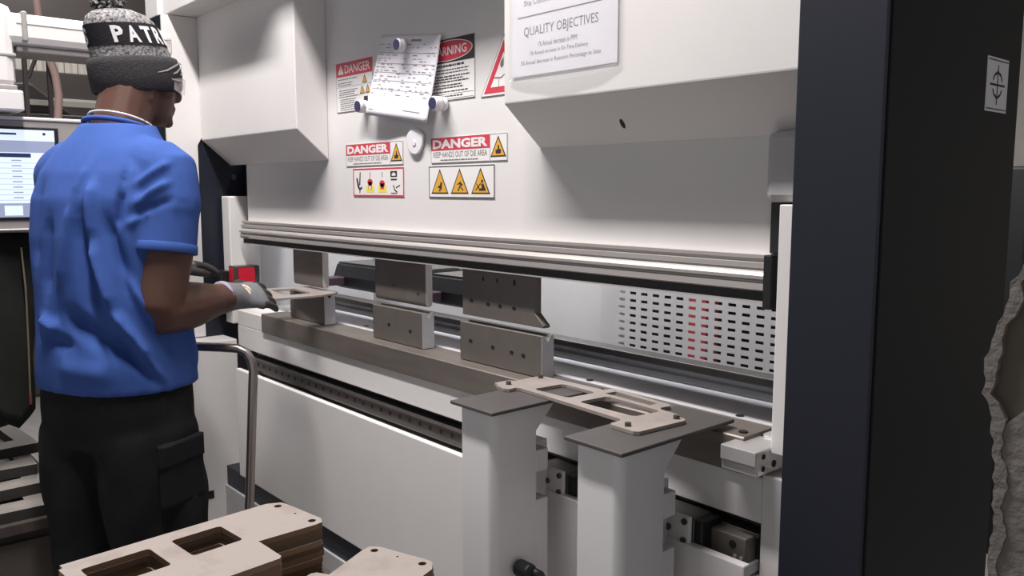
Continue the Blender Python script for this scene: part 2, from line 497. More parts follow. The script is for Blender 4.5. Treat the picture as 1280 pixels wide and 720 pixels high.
# left base cabinet
lb = part('base_cabinet', MB().prism([(1.22, FL), (1.22, 0.60), (1.28, 0.735), (1.50, 0.735), (1.50, FL)], 'x', -3.90, -3.60), WHITE, PB, 0.003, label='white lower left cabinet with a recessed grip')
part('grip_slot', MB().box(-3.603, -3.598, 1.265, 1.366, 0.026, 0.062), DARK, lb, 0.0)
part('light_box', MB().box(-3.64, -3.56, 1.49, 1.60, 0.985, 1.065), DKST, PB, 0.002)
part('light_box_lens', MB().box(-3.628, -3.585, 1.486, 1.492, 0.995, 1.058), DRED, PB, label='red safety light lens')
part('light_box_lens', MB().box(-3.562, -3.556, 1.50, 1.575, 0.993, 1.058), DRED, PB)
part('rear_bracket', MB().box(-3.745, -3.64, 1.46, 1.50, 0.86, 1.04), BLACK, PB, 0.002)
# rear guards
part('rear_panel', MB().box(-5.2, -2.17, 2.42, 2.44, 0.30, 1.6), WHITE, PB, label='pale grey rear panel')
part('rear_post', MB().box(-2.165, -2.06, 2.34, 2.40, 0.30, 1.6), WHITE, PB, 0.003)
bmg = bmesh.new()
nx, nz, px, pz = 17, 18, 0.0525, 0.0275
xs, zs = [-2.06 + 0.012], [0.74]
x = -2.06
xs = [-2.06]; zs = [0.735]
for i in range(nx):
    xs += [-2.033 + i * px, -2.033 + i * px + 0.030]
for j in range(nz):
    zs += [0.75 + j * pz, 0.75 + j * pz + 0.0105]
xs.append(-2.033 + nx * px); zs.append(0.75 + nz * pz)
org = wloc(PB)
grid = [[bmg.verts.new(W((x, 2.30, z)) - org) for x in xs] for z in zs]
for j in range(len(zs) - 1):
    for i in range(len(xs) - 1):
        if i % 2 == 1 and j % 2 == 1:
            continue
        bmg.faces.new((grid[j][i], grid[j][i + 1], grid[j + 1][i + 1], grid[j + 1][i]))
me = bpy.data.meshes.new('perforated_guard'); bmg.to_mesh(me); bmg.free()
pg = link('perforated_guard', me, WHITE, PB, 'white rear guard sheet punched with rows of slots')
sm = pg.modifiers.new('thickness', 'SOLIDIFY'); sm.thickness = 0.002

# ------------------------------------------------------------------ safety stickers on the ram (parts of the press brake)
YR = 1.5565
def sign_plane(x, z):
    return Plane((x, YR, z), (1, 0, 0), (0, 0, 1))
def tri(pl, mb, cx, cy, w, h0, h1, grow=0.0):
    hgt = w * 0.87
    a = [(cx - w / 2, cy), (cx + w / 2, cy), (cx, cy + hgt)]
    g = (cx, cy + hgt / 3)
    k = 1 + grow
    a = [(g[0] + (p[0] - g[0]) * k, g[1] + (p[1] - g[1]) * k) for p in a]
    pl.poly(mb, a, h0, h1)
def lines(pl, mb, u0, u1, v1, n, dv, t, h, jag=0.25):
    for i in range(n):
        u = u0
        e = u1 - random.random() * jag * (u1 - u0)
        while u < e:
            w = min(0.006 + random.random() * 0.014, e - u)
            pl.rect(mb, u, u + w, v1 - i * dv - t, v1 - i * dv, h, h + 0.0003)
            u += w + 0.003
def danger_strip(x0, z0, lab):
    w, h = 0.367, 0.077
    pl = sign_plane(x0, z0)
    m = MB(); pl.rect(m, 0, w, 0, h, -0.001, 0.0006)
    sg = part('danger_sticker', m, SIGNW, PB, label=lab)
    m = MB(); pl.rect(m, 0.001, 0.29, 0.038, h - 0.001, 0.0006, 0.001)
    part('header_band', m, RED, sg)
    m = MB(); pl.text(m, 'DANGER', 0.010, 0.281, 0.043, h - 0.006, 0.0013, 0.045)
    part('header_lettering', m, SIGNW, sg)
    m = MB(); pl.text(m, 'KEEP HANDS OUT OF DIE AREA', 0.012, 0.278, 0.0165, 0.0335, 0.001)
    lines(pl, m, 0.05, 0.235, 0.010, 1, 0.01, 0.0035, 0.0008, 0.0)
    pl.frame(m, 0, w, 0, h, 0.0012, 0.0006, 0.001)
    pl.rect(m, 0.290, 0.2915, 0, h, 0.0006, 0.001)
    part('lettering', m, INKG, sg)
    m = MB(); tri(pl, m, 0.328, 0.013, 0.062, 0.0006, 0.001, 0.12)
    part('triangle_border', m, INK, sg)
    m = MB(); tri(pl, m, 0.328, 0.013, 0.062, 0.001, 0.0013, -0.1)
    part('warning_triangle', m, YEL, sg)
    m = MB()
    pl.poly(m, [(0.318, 0.020), (0.339, 0.020), (0.341, 0.030), (0.333, 0.034), (0.332, 0.044), (0.327, 0.045), (0.326, 0.032), (0.316, 0.030)], 0.0013, 0.0016)
    part('pictogram', m, INK, sg)
danger_strip(-2.694, 1.486, 'danger keep hands out of die area sticker, left one')
danger_strip(-2.168, 1.485, 'danger keep hands out of die area sticker, right one')
# emergency stop pictogram sticker with red border
pl = sign_plane(-2.648, 1.379)
w, h = 0.325, 0.098
m = MB(); pl.rect(m, 0, w, 0, h, -0.001, 0.0006)
sg = part('stop_button_sticker', m, SIGNW, PB, label='red bordered sticker with tool, two stop buttons and hand pictograms')
m = MB(); pl.frame(m, 0, w, 0, h, 0.0055, 0.0006, 0.001); part('border', m, RED, sg)
for cx, top in ((0.114, 0.056), (0.192, 0.050)):
    m = MB(); pl.rect(m, cx - 0.026, cx + 0.026, 0.014, 0.038, 0.0006, 0.001); part('button_base', m, YEL2, sg)
    m = MB(); pl.poly(m, circ(cx, top - 0.006, 0.017, 14, 0.012), 0.001, 0.0014); pl.rect(m, cx - 0.011, cx + 0.011, 0.026, top - 0.005, 0.001, 0.0014)
    part('stop_button', m, RED, sg)
m = MB(); pl.poly(m, circ(0.114, 0.030, 0.007, 10), 0.0014, 0.0018); part('release_key', m, SIGNW, sg)
m = MB()
pl.poly(m, [(0.040, 0.040), (0.048, 0.040), (0.052, 0.085), (0.046, 0.085)], 0.0006, 0.001)
pl.poly(m, [(0.022, 0.062), (0.030, 0.066), (0.044, 0.030), (0.040, 0.022), (0.030, 0.034)], 0.001, 0.0014)
pl.poly(m, [(0.044, 0.030), (0.062, 0.034), (0.058, 0.026), (0.050, 0.026), (0.046, 0.012), (0.042, 0.012)], 0.001, 0.0014)
part('tool_pictogram', m, INK, sg); m = MB()
pl.rect(m, 0.244, 0.284, 0.066, 0.086, 0.0006, 0.001)
part('press_pictogram', m, INK, sg); m = MB()
pl.rect(m, 0.246, 0.282, 0.055, 0.060, 0.0006, 0.001)
part('die_pictogram', m, INK, sg); m = MB()
pl.poly(m, [(0.262, 0.040), (0.272, 0.024), (0.286, 0.016), (0.284, 0.013), (0.268, 0.020), (0.258, 0.038)], 0.0006, 0.001)
pl.poly(m, [(0.276, 0.032), (0.302, 0.040), (0.300, 0.036), (0.278, 0.028)], 0.0006, 0.001)
pl.rect(m, 0.246, 0.282, 0.010, 0.013, 0.0006, 0.001)
part('hand_pictogram', m, INK, sg)
for cx in (0.114, 0.192):
    m = MB(); pl.rect(m, cx - 0.002, cx + 0.002, 0.066, 0.084, 0.0006, 0.0009); part('arrow_mark', m, INKG, sg)
m = MB(); pl.poly(m, [(0.253, 0.070), (0.276, 0.070), (0.276, 0.076), (0.265, 0.082), (0.253, 0.076)], 0.001, 0.0014); part('pictogram_cutout', m, SIGNW, sg)
# three triangle sticker
pl = sign_plane(-2.181, 1.377)
m = MB(); pl.rect(m, 0, 0.324, 0, 0.098, -0.001, 0.0006)
sg = part('hazard_sticker', m, SIGNW, PB, label='black framed sticker with three yellow warning triangles')
m = MB(); pl.frame(m, 0, 0.324, 0, 0.098, 0.003, 0.0006, 0.001); part('border', m, INK, sg)
for k, cx in enumerate((0.058, 0.159, 0.260)):
    m = MB(); tri(pl, m, cx, 0.0145, 0.082, 0.0006, 0.001, 0.08); part('triangle_border', m, INK, sg)
    m = MB(); tri(pl, m, cx, 0.0145, 0.082, 0.001, 0.0013, -0.09); part('warning_triangle', m, YEL, sg)
    m = MB()
    if k == 0:
        pl.poly(m, [(cx - 0.013, 0.034), (cx + 0.010, 0.024), (cx + 0.012, 0.048), (cx + 0.006, 0.050), (cx, 0.038)], 0.0013, 0.0016)
        pl.rect(m, cx - 0.004, cx + 0.004, 0.020, 0.026, 0.0013, 0.0016)
    elif k == 1:
        pl.poly(m, [(cx - 0.014, 0.040), (cx + 0.004, 0.050), (cx + 0.016, 0.040), (cx + 0.012, 0.036), (cx, 0.042)], 0.0013, 0.0016)
        pl.poly(m, [(cx - 0.010, 0.022), (cx + 0.002, 0.040), (cx + 0.006, 0.038), (cx - 0.005, 0.020)], 0.0013, 0.0016)
        pl.poly(m, [(cx + 0.016, 0.022), (cx + 0.002, 0.034), (cx + 0.005, 0.036), (cx + 0.020, 0.024)], 0.0013, 0.0016)
    else:
        pl.poly(m, circ(cx + 0.008, 0.050, 0.005, 10), 0.0013, 0.0016)
        pl.poly(m, [(cx + 0.004, 0.043), (cx + 0.014, 0.043), (cx + 0.026, 0.022), (cx - 0.008, 0.022), (cx - 0.004, 0.028), (cx + 0.006, 0.030)], 0.0013, 0.0016)
        pl.poly(m, [(cx - 0.024, 0.024), (cx - 0.021, 0.022), (cx + 0.002, 0.042), (cx, 0.045)], 0.0013, 0.0016)
        pl.poly(m, [(cx - 0.004, 0.024), (cx - 0.001, 0.026), (cx - 0.018, 0.044), (cx - 0.020, 0.042)], 0.0013, 0.0016)
    part('pictogram', m, INK, sg)
# upper left danger notice
pl = sign_plane(-2.752, 1.681)
w, h = 0.246, 0.173
m = MB(); pl.rect(m, 0, w, 0, h, -0.001, 0.0006)
sg = part('danger_notice', m, SIGNW, PB, label='tall danger sticker with red header, half under the paper sheet')
m = MB(); pl.rect(m, 0, w, 0.124, h, 0.0006, 0.001); part('header_band', m, RED, sg)
m = MB(); pl.text(m, 'DANGER', 0.062, 0.232, 0.133, h - 0.010, 0.0013, 0.012)
tri(pl, m, 0.034, 0.133, 0.040, 0.001, 0.0013); part('header_lettering', m, SIGNW, sg)
m = MB(); pl.rect(m, 0.0325, 0.0355, 0.144, 0.158, 0.0013, 0.0016); pl.rect(m, 0.0325, 0.0355, 0.138, 0.141, 0.0013, 0.0016); part('exclamation_mark', m, RED, sg)
m = MB()
lines(pl, m, 0.012, 0.15, 0.116, 1, 0.01, 0.003, 0.0007)
lines(pl, m, 0.012, 0.13, 0.103, 2, 0.008, 0.003, 0.0007)
lines(pl, m, 0.020, 0.15, 0.077, 4, 0.0075, 0.003, 0.0007)
lines(pl, m, 0.026, 0.15, 0.045, 6, 0.0072, 0.003, 0.0007)
for v in (0.087, 0.052):
    pl.rect(m, 0.005, w - 0.005, v, v + 0.0008, 0.0006, 0.0009)
pl.frame(m, 0, w, 0, h, 0.001, 0.0006, 0.0009)
part('lettering', m, INKG, sg)
for cx, cy in ((0.195, 0.092), (0.178, 0.056), (0.214, 0.056)):
    m = MB(); tri(pl, m, cx, cy, 0.030, 0.0006, 0.0009, 0.1); part('triangle_border', m, INK, sg)
    m = MB(); tri(pl, m, cx, cy, 0.030, 0.0009, 0.0012, -0.2); part('warning_triangle', m, YEL, sg)
m = MB(); pl.rect(m, 0.188, 0.214, 0.026, 0.045, 0.0006, 0.0009); part('pictogram', m, INK, sg)
# warning notice half behind the paper
pl = sign_plane(-2.205, 1.673)
w, h = 0.259, 0.182
m = MB(); pl.rect(m, 0, w, 0, h, -0.001, 0.0006)
sg = part('warning_notice', m, SIGNW, PB, label='warning sticker with red oval on black, half hidden by paper')
m = MB(); pl.rect(m, 0, w, 0.112, h, 0.0006, 0.001); part('header_band', m, INK, sg)
m = MB(); pl.poly(m, circ(0.129, 0.147, 0.121, 30, 0.031), 0.001, 0.0012); part('oval_border', m, SIGNW, sg)
m = MB(); pl.poly(m, circ(0.129, 0.147, 0.118, 30, 0.0285), 0.0012, 0.0014); part('oval', m, RED, sg)
m = MB(); pl.text(m, 'WARNING', 0.036, 0.222, 0.134, 0.160, 0.0017, 0.012); part('header_lettering', m, SIGNW, sg)
m = MB()
pl.text(m, 'STOP READ BEFORE USE', 0.03, 0.205, 0.099, 0.107, 0.0009) if False else lines(pl, m, 0.03, 0.21, 0.106, 1, 0.01, 0.006, 0.0007, 0)
lines(pl, m, 0.03, 0.24, 0.092, 2, 0.0085, 0.003, 0.0007)
lines(pl, m, 0.03, 0.25, 0.073, 3, 0.0078, 0.0038, 0.0007)
lines(pl, m, 0.03, 0.25, 0.047, 2, 0.0075, 0.0038, 0.0007)
lines(pl, m, 0.03, 0.25, 0.028, 1, 0.0075, 0.0036, 0.0007)
for v in (0.018, 0.004):
    pl.rect(m, 0.005, w - 0.005, v, v + 0.001, 0.0006, 0.0009)
lines(pl, m, 0.03, 0.20, 0.014, 1, 0.0075, 0.0036, 0.0007, 0)
pl.frame(m, 0, w, 0, h, 0.001, 0.0006, 0.0009)
part('lettering', m, INK, sg)
# big red triangle beside the hood
pl = sign_plane(-1.815, 1.668)
def rtri(k):
    a = [(-0.103, 0.0), (0.103, 0.0), (0, 0.166)]
    g = (0, 0.0553)
    return [(g[0] + (p[0] - g[0]) * k, g[1] + (p[1] - g[1]) * k) for p in a]
m = MB(); pl.poly(m, rtri(1.0), -0.001, 0.0004)
sg = part('pinch_triangle_sticker', m, INKG, PB, label='white triangle sticker with red border cut off by the hood')
m = MB(); pl.poly(m, rtri(0.965), 0.0004, 0.0007); part('ground', m, SIGNW, sg)
m = MB(); pl.poly(m, rtri(0.86), 0.0007, 0.001); part('border', m, RED, sg)
m = MB(); pl.poly(m, rtri(0.56), 0.001, 0.0013); part('field', m, SIGNW, sg)
m = MB()
pl.poly(m, [(-0.012, 0.094), (-0.016, 0.084), (-0.010, 0.074), (0.0, 0.080), (0.0, 0.104)], 0.0013, 0.0015)
pl.poly(m, [(-0.044, 0.052), (-0.012, 0.050), (0.004, 0.058), (0.004, 0.054), (-0.010, 0.046), (-0.042, 0.048)], 0.0013, 0.0015)
pl.rect(m, -0.022, -0.020, 0.022, 0.046, 0.0013, 0.0015)
part('pictogram', m, INKG, sg)

# ------------------------------------------------------------------ papers, magnets and hook
JP = thing('job_sheet', 'creased white printed job sheet held by a magnet above the danger strips', 'paper', (-2.30, 1.55, 1.60))
def paper_pt(u, v):        # u,v in 0..1 on the sheet, curling off the ram at the lower corners
    tl, tr, br, bl = Vector((-2.437, 0, 1.912)), Vector((-2.088, 0, 1.868)), Vector((-2.140, 0, 1.604)), Vector((-2.502, 0, 1.657))
    p = (tl * (1 - u) + tr * u) * v + (bl * (1 - u) + br * u) * (1 - v)
    d = 0.004 + 0.030 * (1 - v) ** 1.5 * (0.55 + 0.9 * abs(u - 0.5) ** 1.2) + 0.004 * math.sin(u * 7 + v * 3) * (1 - v) + 0.012 * max(0, u - 0.85) * 6 * v
    return Vector((p.x, 1.553 - d, p.z))
def curved_sheet(f, nu, nv, t):
    m = MB()
    g = [[f(i / nu, j / nv) for i in range(nu + 1)] for j in range(nv + 1)]
    vs = [p for r in g for p in r] + [p + Vector((0, t, 0)) for r in g for p in r]
    N = (nu + 1) * (nv + 1)
    fs = []
    for j in range(nv):
        for i in range(nu):
            a = j * (nu + 1) + i
            fs.append((a, a + 1, a + nu + 2, a + nu + 1))
            fs.append((N + a + nu + 1, N + a + nu + 2, N + a + 1, N + a))
    rim = [i for i in range(nu + 1)] + [j * (nu + 1) + nu for j in range(1, nv + 1)] + [nv * (nu + 1) + i for i in range(nu - 1, -1, -1)] + [j * (nu + 1) for j in range(nv - 1, 0, -1)]
    for k in range(len(rim)):
        a, b = rim[k], rim[(k + 1) % len(rim)]
        fs.append((a, N + a, N + b, b))
    return m.add(vs, fs)
part('sheet', curved_sheet(paper_pt, 18, 14, 0.0012), PAPER, JP, smooth=True)
m = MB(); mb2 = MB()
def prow(m, u0, u1, v, t):
    n = max(1, int((u1 - u0) / 0.06))
    for k in range(n):
        a, b = u0 + (u1 - u0) * k / n, u0 + (u1 - u0) * (k + 1) / n
        q = [paper_pt(a, v - t), paper_pt(b, v - t), paper_pt(b, v), paper_pt(a, v)]
        m.add([p + Vector((0, -0.0008, 0)) for p in q], [(0, 1, 2, 3)])
for i, v in enumerate((0.90, 0.86, 0.80, 0.77, 0.73, 0.70, 0.655, 0.62, 0.58, 0.545, 0.51, 0.475, 0.44, 0.40, 0.36, 0.33, 0.29)):
    u = 0.02
    while u < 0.95:
        w = 0.02 + random.random() * 0.06
        if random.random() < (0.75 if u < 0.25 else 0.42):
            prow(m, u, min(u + w, 0.97), v, 0.008)
        u += w + 0.015 + random.random() * 0.05
for v in (0.795, 0.665, 0.555, 0.455, 0.345):
    prow(mb2, 0.02, 0.97, v, 0.004)
prow(m, 0.55, 0.85, 0.115, 0.008); prow(m, 0.04, 0.12, 0.085, 0.01); prow(m, 0.52, 0.68, 0.955, 0.025)
part('printed_lines', m, mat('faint_print', (138, 134, 140), 0.6), JP, kind='stuff'); part('ruled_lines', mb2, INKG, JP, kind='stuff')

def magnet(loc, lab, y0=1.553, r=0.022, hgt=0.034):
    o = thing('magnet', lab, 'magnet', (loc[0], y0, loc[1]), 'round magnets on the ram')
    prof = [(0.0, 0.0), (r * 0.92, 0.0), (r, 0.004), (r, 0.011), (r * 0.86, 0.013), (r * 0.86, 0.016), (r, 0.018), (r, hgt - 0.003), (r * 0.9, hgt)]
    rings = [[Vector((loc[0] + max(pr, 0.001) * math.cos(2 * math.pi * k / 20), y0 - d, loc[1] + max(pr, 0.001) * math.sin(2 * math.pi * k / 20))) for k in range(20)] for pr, d in prof]
    part('body', MB().loft(rings), MAGW, o, smooth=True)
    part('face', MB().disc((loc[0], y0 - hgt - 0.001, loc[1]), r * 0.82, 0.004, 'y', 20), PURP, o)
magnet((-2.285, 1.860), 'round magnet with dark face pinning the top of the job sheet', 1.536, 0.020, 0.026)
magnet((-2.545, 1.688), 'round magnet with purple face on the corner of the tall danger sticker')
magnet((-2.090, 1.662), 'round magnet with purple face just under the warning sticker', hgt=0.046)
HK = thing('adhesive_hook', 'white rounded adhesive hook between the two danger strips', 'hook', (-2.247, 1.556, 1.555))
pts = [(-0.047 * math.cos(a), 0.012 + 0.030 * math.sin(a)) for a in [math.pi * k / 10 for k in range(11)]]
pts += [(0.045 * math.cos(a) , 0.008 - 0.050 * math.sin(a)) for a in [math.pi * k / 14 for k in range(1, 14)]]
pl = Plane((-2.247, 1.5565, 1.555), (1, 0, 0), (0, 0, 1))
m = MB(); pl.poly(m, pts, 0, 0.010); part('pad', m, MAGW, HK, 0.003)
m = MB(); pl.poly(m, circ(0, -0.004, 0.010, 14), 0.010, 0.0125); part('centre_boss', m, MAGW, HK, 0.001)

QN = thing('quality_notice', 'white quality objectives notice in a clear plastic sleeve on the right hood', 'notice', (-1.45, 1.42, 1.67))
pl = Plane((-1.632, 1.4275, 1.684), (1, 0, 0), (0, 0, 1))
def sleeve_pt(u, v):
    sag = -0.010 - 0.014 * math.sin(math.pi * u) * 0.9
    z = 1.678 + sag * 1.0 + 0.006 + v * 0.34
    return Vector((-1.642 + 0.376 * u, 1.4245 - 0.010 * math.sin(math.pi * u) * (1 - v) ** 3 - 0.0012 * math.sin(u * 17 + v * 11), z if v < 0.5 else 1.672 + v * 0.34))
m = MB(); pl.rect(m, 0.0, 0.356, 0.0, 0.285, 0, 0.0008); part('paper', m, PAPER, QN)
m = MB()
pl.text(m, 'QUALITY OBJECTIVES', 0.045, 0.297, 0.089, 0.118, 0.0011)
pl.text(m, '1% Annual decrease in PPM', 0.098, 0.230, 0.066, 0.0785, 0.0011)
pl.text(m, '1% Annual increase in On Time Delivery', 0.068, 0.266, 0.045, 0.0575, 0.0011)
pl.text(m, '3% Annual decrease in Rejection Percentage to Sales', 0.034, 0.306, 0.0235, 0.0365, 0.0011)
pl.text(m, 'Ship Customer', 0.045, 0.150, 0.165, 0.182, 0.0011)
part('lettering', m, INK, QN)
m = MB(); pl.rect(m, 0.022, 0.31, 0.1415, 0.1445, 0.0009, 0.0011); part('rule_line', m, INK, QN)
part('plastic_sleeve', curved_sheet(sleeve_pt, 24, 16, 0.0006), SLEEVE, QN, smooth=True)

# ------------------------------------------------------------------ bending tools
GP = 'upper punches clamped under the ram'
def tool_marks(o, pts, y, m=DARK):
    for x, z in pts:
        part('bolt_hole', MB().disc((x, y, z), 0.0055, 0.0012, 'y', 10, 1.5), m, o)
def punch(x0, x1, lab):
    o = thing('punch', lab, 'punch', (x0, 1.583, 1.017), GP)
    pr = [(1.57, 1.185), (1.57, 1.032)] + [(1.583 - 0.013 * math.cos(a), 1.031 - 0.014 * math.sin(a)) for a in [math.pi * k / 8 for k in range(9)]] + [(1.596, 1.032), (1.596, 1.185)]
    part('blade', MB().prism(pr, 'x', x0, x1), TOOL, o)
    part('ground_end', MB().prism([(a, min(b, 1.165)) for a, b in pr], 'x', x1, x1 + 0.0012), TOOLG, o)
    return o
p1 = punch(-3.165, -2.920, 'short punch block nearest the worker, over the held sheet')
p2 = punch(-2.535, -2.227, 'punch block with rounded tip in the middle of the ram')
p3 = thing('punch', 'wide punch with projecting horn at its lower right corner', 'punch', (-1.85, 1.583, 1.02), GP)
part('blade', MB().prism([(-2.03, 1.185), (-1.700, 1.185), (-1.700, 1.056), (-1.664, 1.026), (-1.664, 1.018), (-2.03, 1.018)], 'y', 1.57, 1.596), TOOL, p3, 0.0015)
tool_marks(p2, [(-2.27, 1.060), (-2.42, 1.075)], 1.5695, DKST)
tool_marks(p3, [(-1.985, 1.065), (-1.905, 1.062), (-1.850, 1.062), (-1.787, 1.062)], 1.5695)
part('clamp_notches', MB().box(-1.93, -1.925, 1.5685, 1.5705, 1.13, 1.142).box(-1.865, -1.86, 1.5685, 1.5705, 1.13, 1.142).box(-1.79, -1.782, 1.5685, 1.5705, 1.128, 1.144), DARK, p3)
GD = 'lower dies standing on the die rail'
def die(x0, x1, lab, marks):
    o = thing('die', lab, 'die', ((x0 + x1) / 2, 1.572, 0.882), GD)
    pr = [(1.55, 0.882), (1.55, 1.0), (1.560, 1.0), (1.5725, 0.982), (1.585, 1.0), (1.596, 1.0), (1.596, 0.882)]
    part('block', MB().prism(pr, 'x', x0, x1), TOOL, o, 0.001, seg=1)
    part('ground_end', MB().prism(pr, 'x', x1, x1 + 0.0012), TABLE, o)
    tool_marks(o, marks, 1.5495)
    return o
die(-3.165, -2.876, 'lower die block under the sheet held by the worker', [])
die(-2.524, -2.220, 'middle lower die block with V groove', [(-2.42, 0.94), (-2.29, 0.933)])
die(-2.018, -1.650, 'longest lower die block with four bolt holes', [(-1.965, 0.945), (-1.86, 0.94), (-1.775, 0.937), (-1.725, 0.935)])

# back gauge fingers seen through the gap
def gauge(x0, x1, y, lab, pink):
    o = thing('back_gauge', lab, 'back gauge', ((x0 + x1) / 2, y, 0.94), 'back gauge fingers behind the dies')
    part('carriage', MB().prism([(y, 0.955), (y, 1.0), (y + 0.02, 1.055), (y + 0.30, 1.055), (y + 0.30, 0.94), (y + 0.04, 0.94)], 'x', x0, x1), BLACK, o, 0.003)
    part('finger', MB().box(x0 + 0.02, x0 + 0.10, y - 0.10, y + 0.02, 0.962, 1.0), mat('gauge_finger_plum', (58, 42, 50), 0.4), o, 0.004)
    part('top_plate', MB().box(x0, x1, y + 0.03, y + 0.28, 1.056, 1.064), DKST, o)
    return o
gauge(-3.52, -2.90, 1.95, 'black back gauge block between the first and second die', True)
gauge(-2.76, -2.40, 1.95, 'black back gauge block between the second and third die', False)

# ------------------------------------------------------------------ sheet support arms
GA = 'sheet support arms on the front guide rail'
def arm(dx, lab):
    o = thing('support_arm', lab, 'support arm', (-1.10 + dx, 1.26, 0.15), GA)
    X = lambda v: v + dx
    part('top_plate', MB().box(X(-1.180), X(-1.022), 1.172, 1.545, 0.891, 0.900), mat('dark_support_plate', (84, 80, 79), 0.55, 0.3, var=0.08, scale=10), o, 0.002, label='dark flat top plate')
    # folded sheet post: front flange with a rounded bend into the side web
    r = 0.022
    x0, x1, y0, y1 = X(-1.156), X(-1.040), 1.190, 1.325
    outer = [(x0, y1), (x0, y0)] + [(x1 - r + r * math.sin(a), y0 + r - r * math.cos(a)) for a in [math.pi / 2 * k / 6 for k in range(7)]] + [(x1, y1)]
    inner = [(x1 - 0.006, y1), (x1 - 0.006, y0 + r), (x1 - r, y0 + 0.006), (x0 + 0.006, y0 + 0.006), (x0 + 0.006, y1)]
    part('post', MB().prism(outer + inner, 'z', 0.02, 0.890), ARMW, o, label='folded grey white post')
    for gx in (x1 - 0.007, x0 + 0.0005):
        part('gusset', MB().prism([(y1 - 0.001, 0.890), (1.385, 0.890), (1.382, 0.884), (y1 - 0.001, 0.825)], 'x', gx, gx + 0.0065), ARMW, o)
    # channel behind the post with a window for the bolted mounting plate
    part('bracket_channel', MB().box(X(-1.105), x1 - 0.0005, y1 + 0.0005, 1.366, 0.722, 0.776), ARMW, o, 0.002)
    part('bracket_channel', MB().box(X(-1.105), x1 - 0.0005, y1 + 0.0005, 1.366, 0.02, 0.652), ARMW, o, 0.002)
    part('bracket_web', MB().box(X(-1.150), X(-1.106), y1 + 0.0005, 1.424, 0.55, 0.772), ARMW, o)
    bp = part('mounting_plate', MB().box(X(-1.15), X(-1.046), 1.425, 1.435, 0.630, 0.699), WHITE, o, 0.004)
    for x, z in ((-1.060, 0.686), (-1.062, 0.643), (-1.103, 0.662)):
        part('screw', MB().disc((X(x), 1.423, z), 0.0072, 0.006, 'y', 12), DKST, bp)
    part('carriage_block', MB().box(X(-1.155), X(-1.043), 1.436, 1.507, 0.626, 0.692), DKST, o, 0.003)
    part('wiper_seal', MB().box(X(-1.0425), X(-1.022), 1.437, 1.506, 0.622, 0.690), BLACK, o, 0.003)
    kn = part('clamp_knob', MB().disc((x1 + 0.03, 1.262, 0.505 if dx < -0.2 else 0.36), 0.021, 0.045, 'x', 18), BLACK, o, 0.004)
    z = 0.505 if dx < -0.2 else 0.36
    part('clamp_lever', MB().tube([(x1 + 0.045, 1.27, z), (x1 + 0.055, 1.285, z - 0.012), (x1 + 0.065, 1.30, z - 0.05), (x1 + 0.075, 1.31, z - 0.10)], [0.012, 0.014, 0.013, 0.012], 12), BLACK, o, smooth=True)
    part('rear_rod', MB().tube([(x0 - 0.006, 1.21, 0.05), (x0 - 0.006, 1.21, 0.735), (x0 - 0.006, 1.217, 0.742)], 0.005, 8), WHITE, o, smooth=True)
    return o
arm(0.0, 'nearer support arm with dark top plate, beside the navy column')
arm(-0.388, 'farther support arm with dark top plate, in front of the longest die')

# cut sheet bridging the two arms
def M2(pts, ox, oy):
    return [((x - ox) * S, (y - oy) * S) for x, y in pts]
ox, oy = -1.32, 1.41
outer = [(-1.590, 1.340), (-1.585, 1.332), (-1.545, 1.322), (-1.532, 1.330), (-1.532, 1.352), (-1.520, 1.357), (-1.168, 1.332), (-1.160, 1.322), (-1.160, 1.292), (-1.150, 1.284), (-1.088, 1.281), (-1.078, 1.290),
         (-1.068, 1.425), (-1.074, 1.437), (-1.095, 1.442), (-1.102, 1.455), (-1.160, 1.462), (-1.170, 1.470), (-1.165, 1.500), (-1.176, 1.512), (-1.355, 1.530), (-1.366, 1.524), (-1.370, 1.502), (-1.560, 1.496), (-1.585, 1.490), (-1.592, 1.470), (-1.590, 1.400), (-1.606, 1.392), (-1.608, 1.345)]
holes = [[(-1.492, 1.383), (-1.484, 1.462), (-1.474, 1.470), (-1.372, 1.466), (-1.366, 1.456), (-1.374, 1.384), (-1.384, 1.377), (-1.482, 1.376)],
         [(-1.330, 1.377), (-1.322, 1.452), (-1.312, 1.459), (-1.158, 1.449), (-1.152, 1.440), (-1.160, 1.377), (-1.170, 1.370), (-1.320, 1.370)],
         [(-1.345, 1.478), (-1.340, 1.510), (-1.200, 1.498), (-1.200, 1.470)],
         circ(-1.572, 1.362, 0.008, 10), circ(-1.572, 1.474, 0.008, 10), circ(-1.122, 1.304, 0.008, 10), circ(-1.090, 1.426, 0.008, 10)]
CS = tag(link('cut_sheet', sheet_mesh('cut_sheet', M2(outer, ox, oy), [M2(h, ox, oy) for h in holes], 0.0075 * S), PLATEG), 'tan laser cut steel sheet with windows lying across both support arms', 'metal sheet')
CS.location = W((ox, oy, 0.9087))
for x, y in ((-1.572, 1.362), (-1.572, 1.474), (-1.122, 1.304), (-1.090, 1.426)):
    st = part('corner_stud', MB().disc((x, y, 0.911), 0.0068, 0.010, 'z', 10), DKST, CS)

# sheet held by the worker at the first die
ox, oy = -2.95, 1.48
outer = [(-2.832, 1.318), (-2.822, 1.326), (-2.812, 1.50), (-2.835, 1.575), (-2.86, 1.60), (-3.10, 1.612), (-3.112, 1.60), (-3.158, 1.415), (-3.148, 1.402)]
holes = [[(-2.898, 1.395), (-2.892, 1.505), (-3.072, 1.522), (-3.090, 1.432)]]
HS = tag(link('held_sheet', sheet_mesh('held_sheet', M2(outer, ox, oy), [M2(h, ox, oy) for h in holes], 0.007 * S), PLATEG), 'light steel frame sheet with one window held on the first die', 'metal sheet')
HS.location = W((ox, oy, 1.0088))

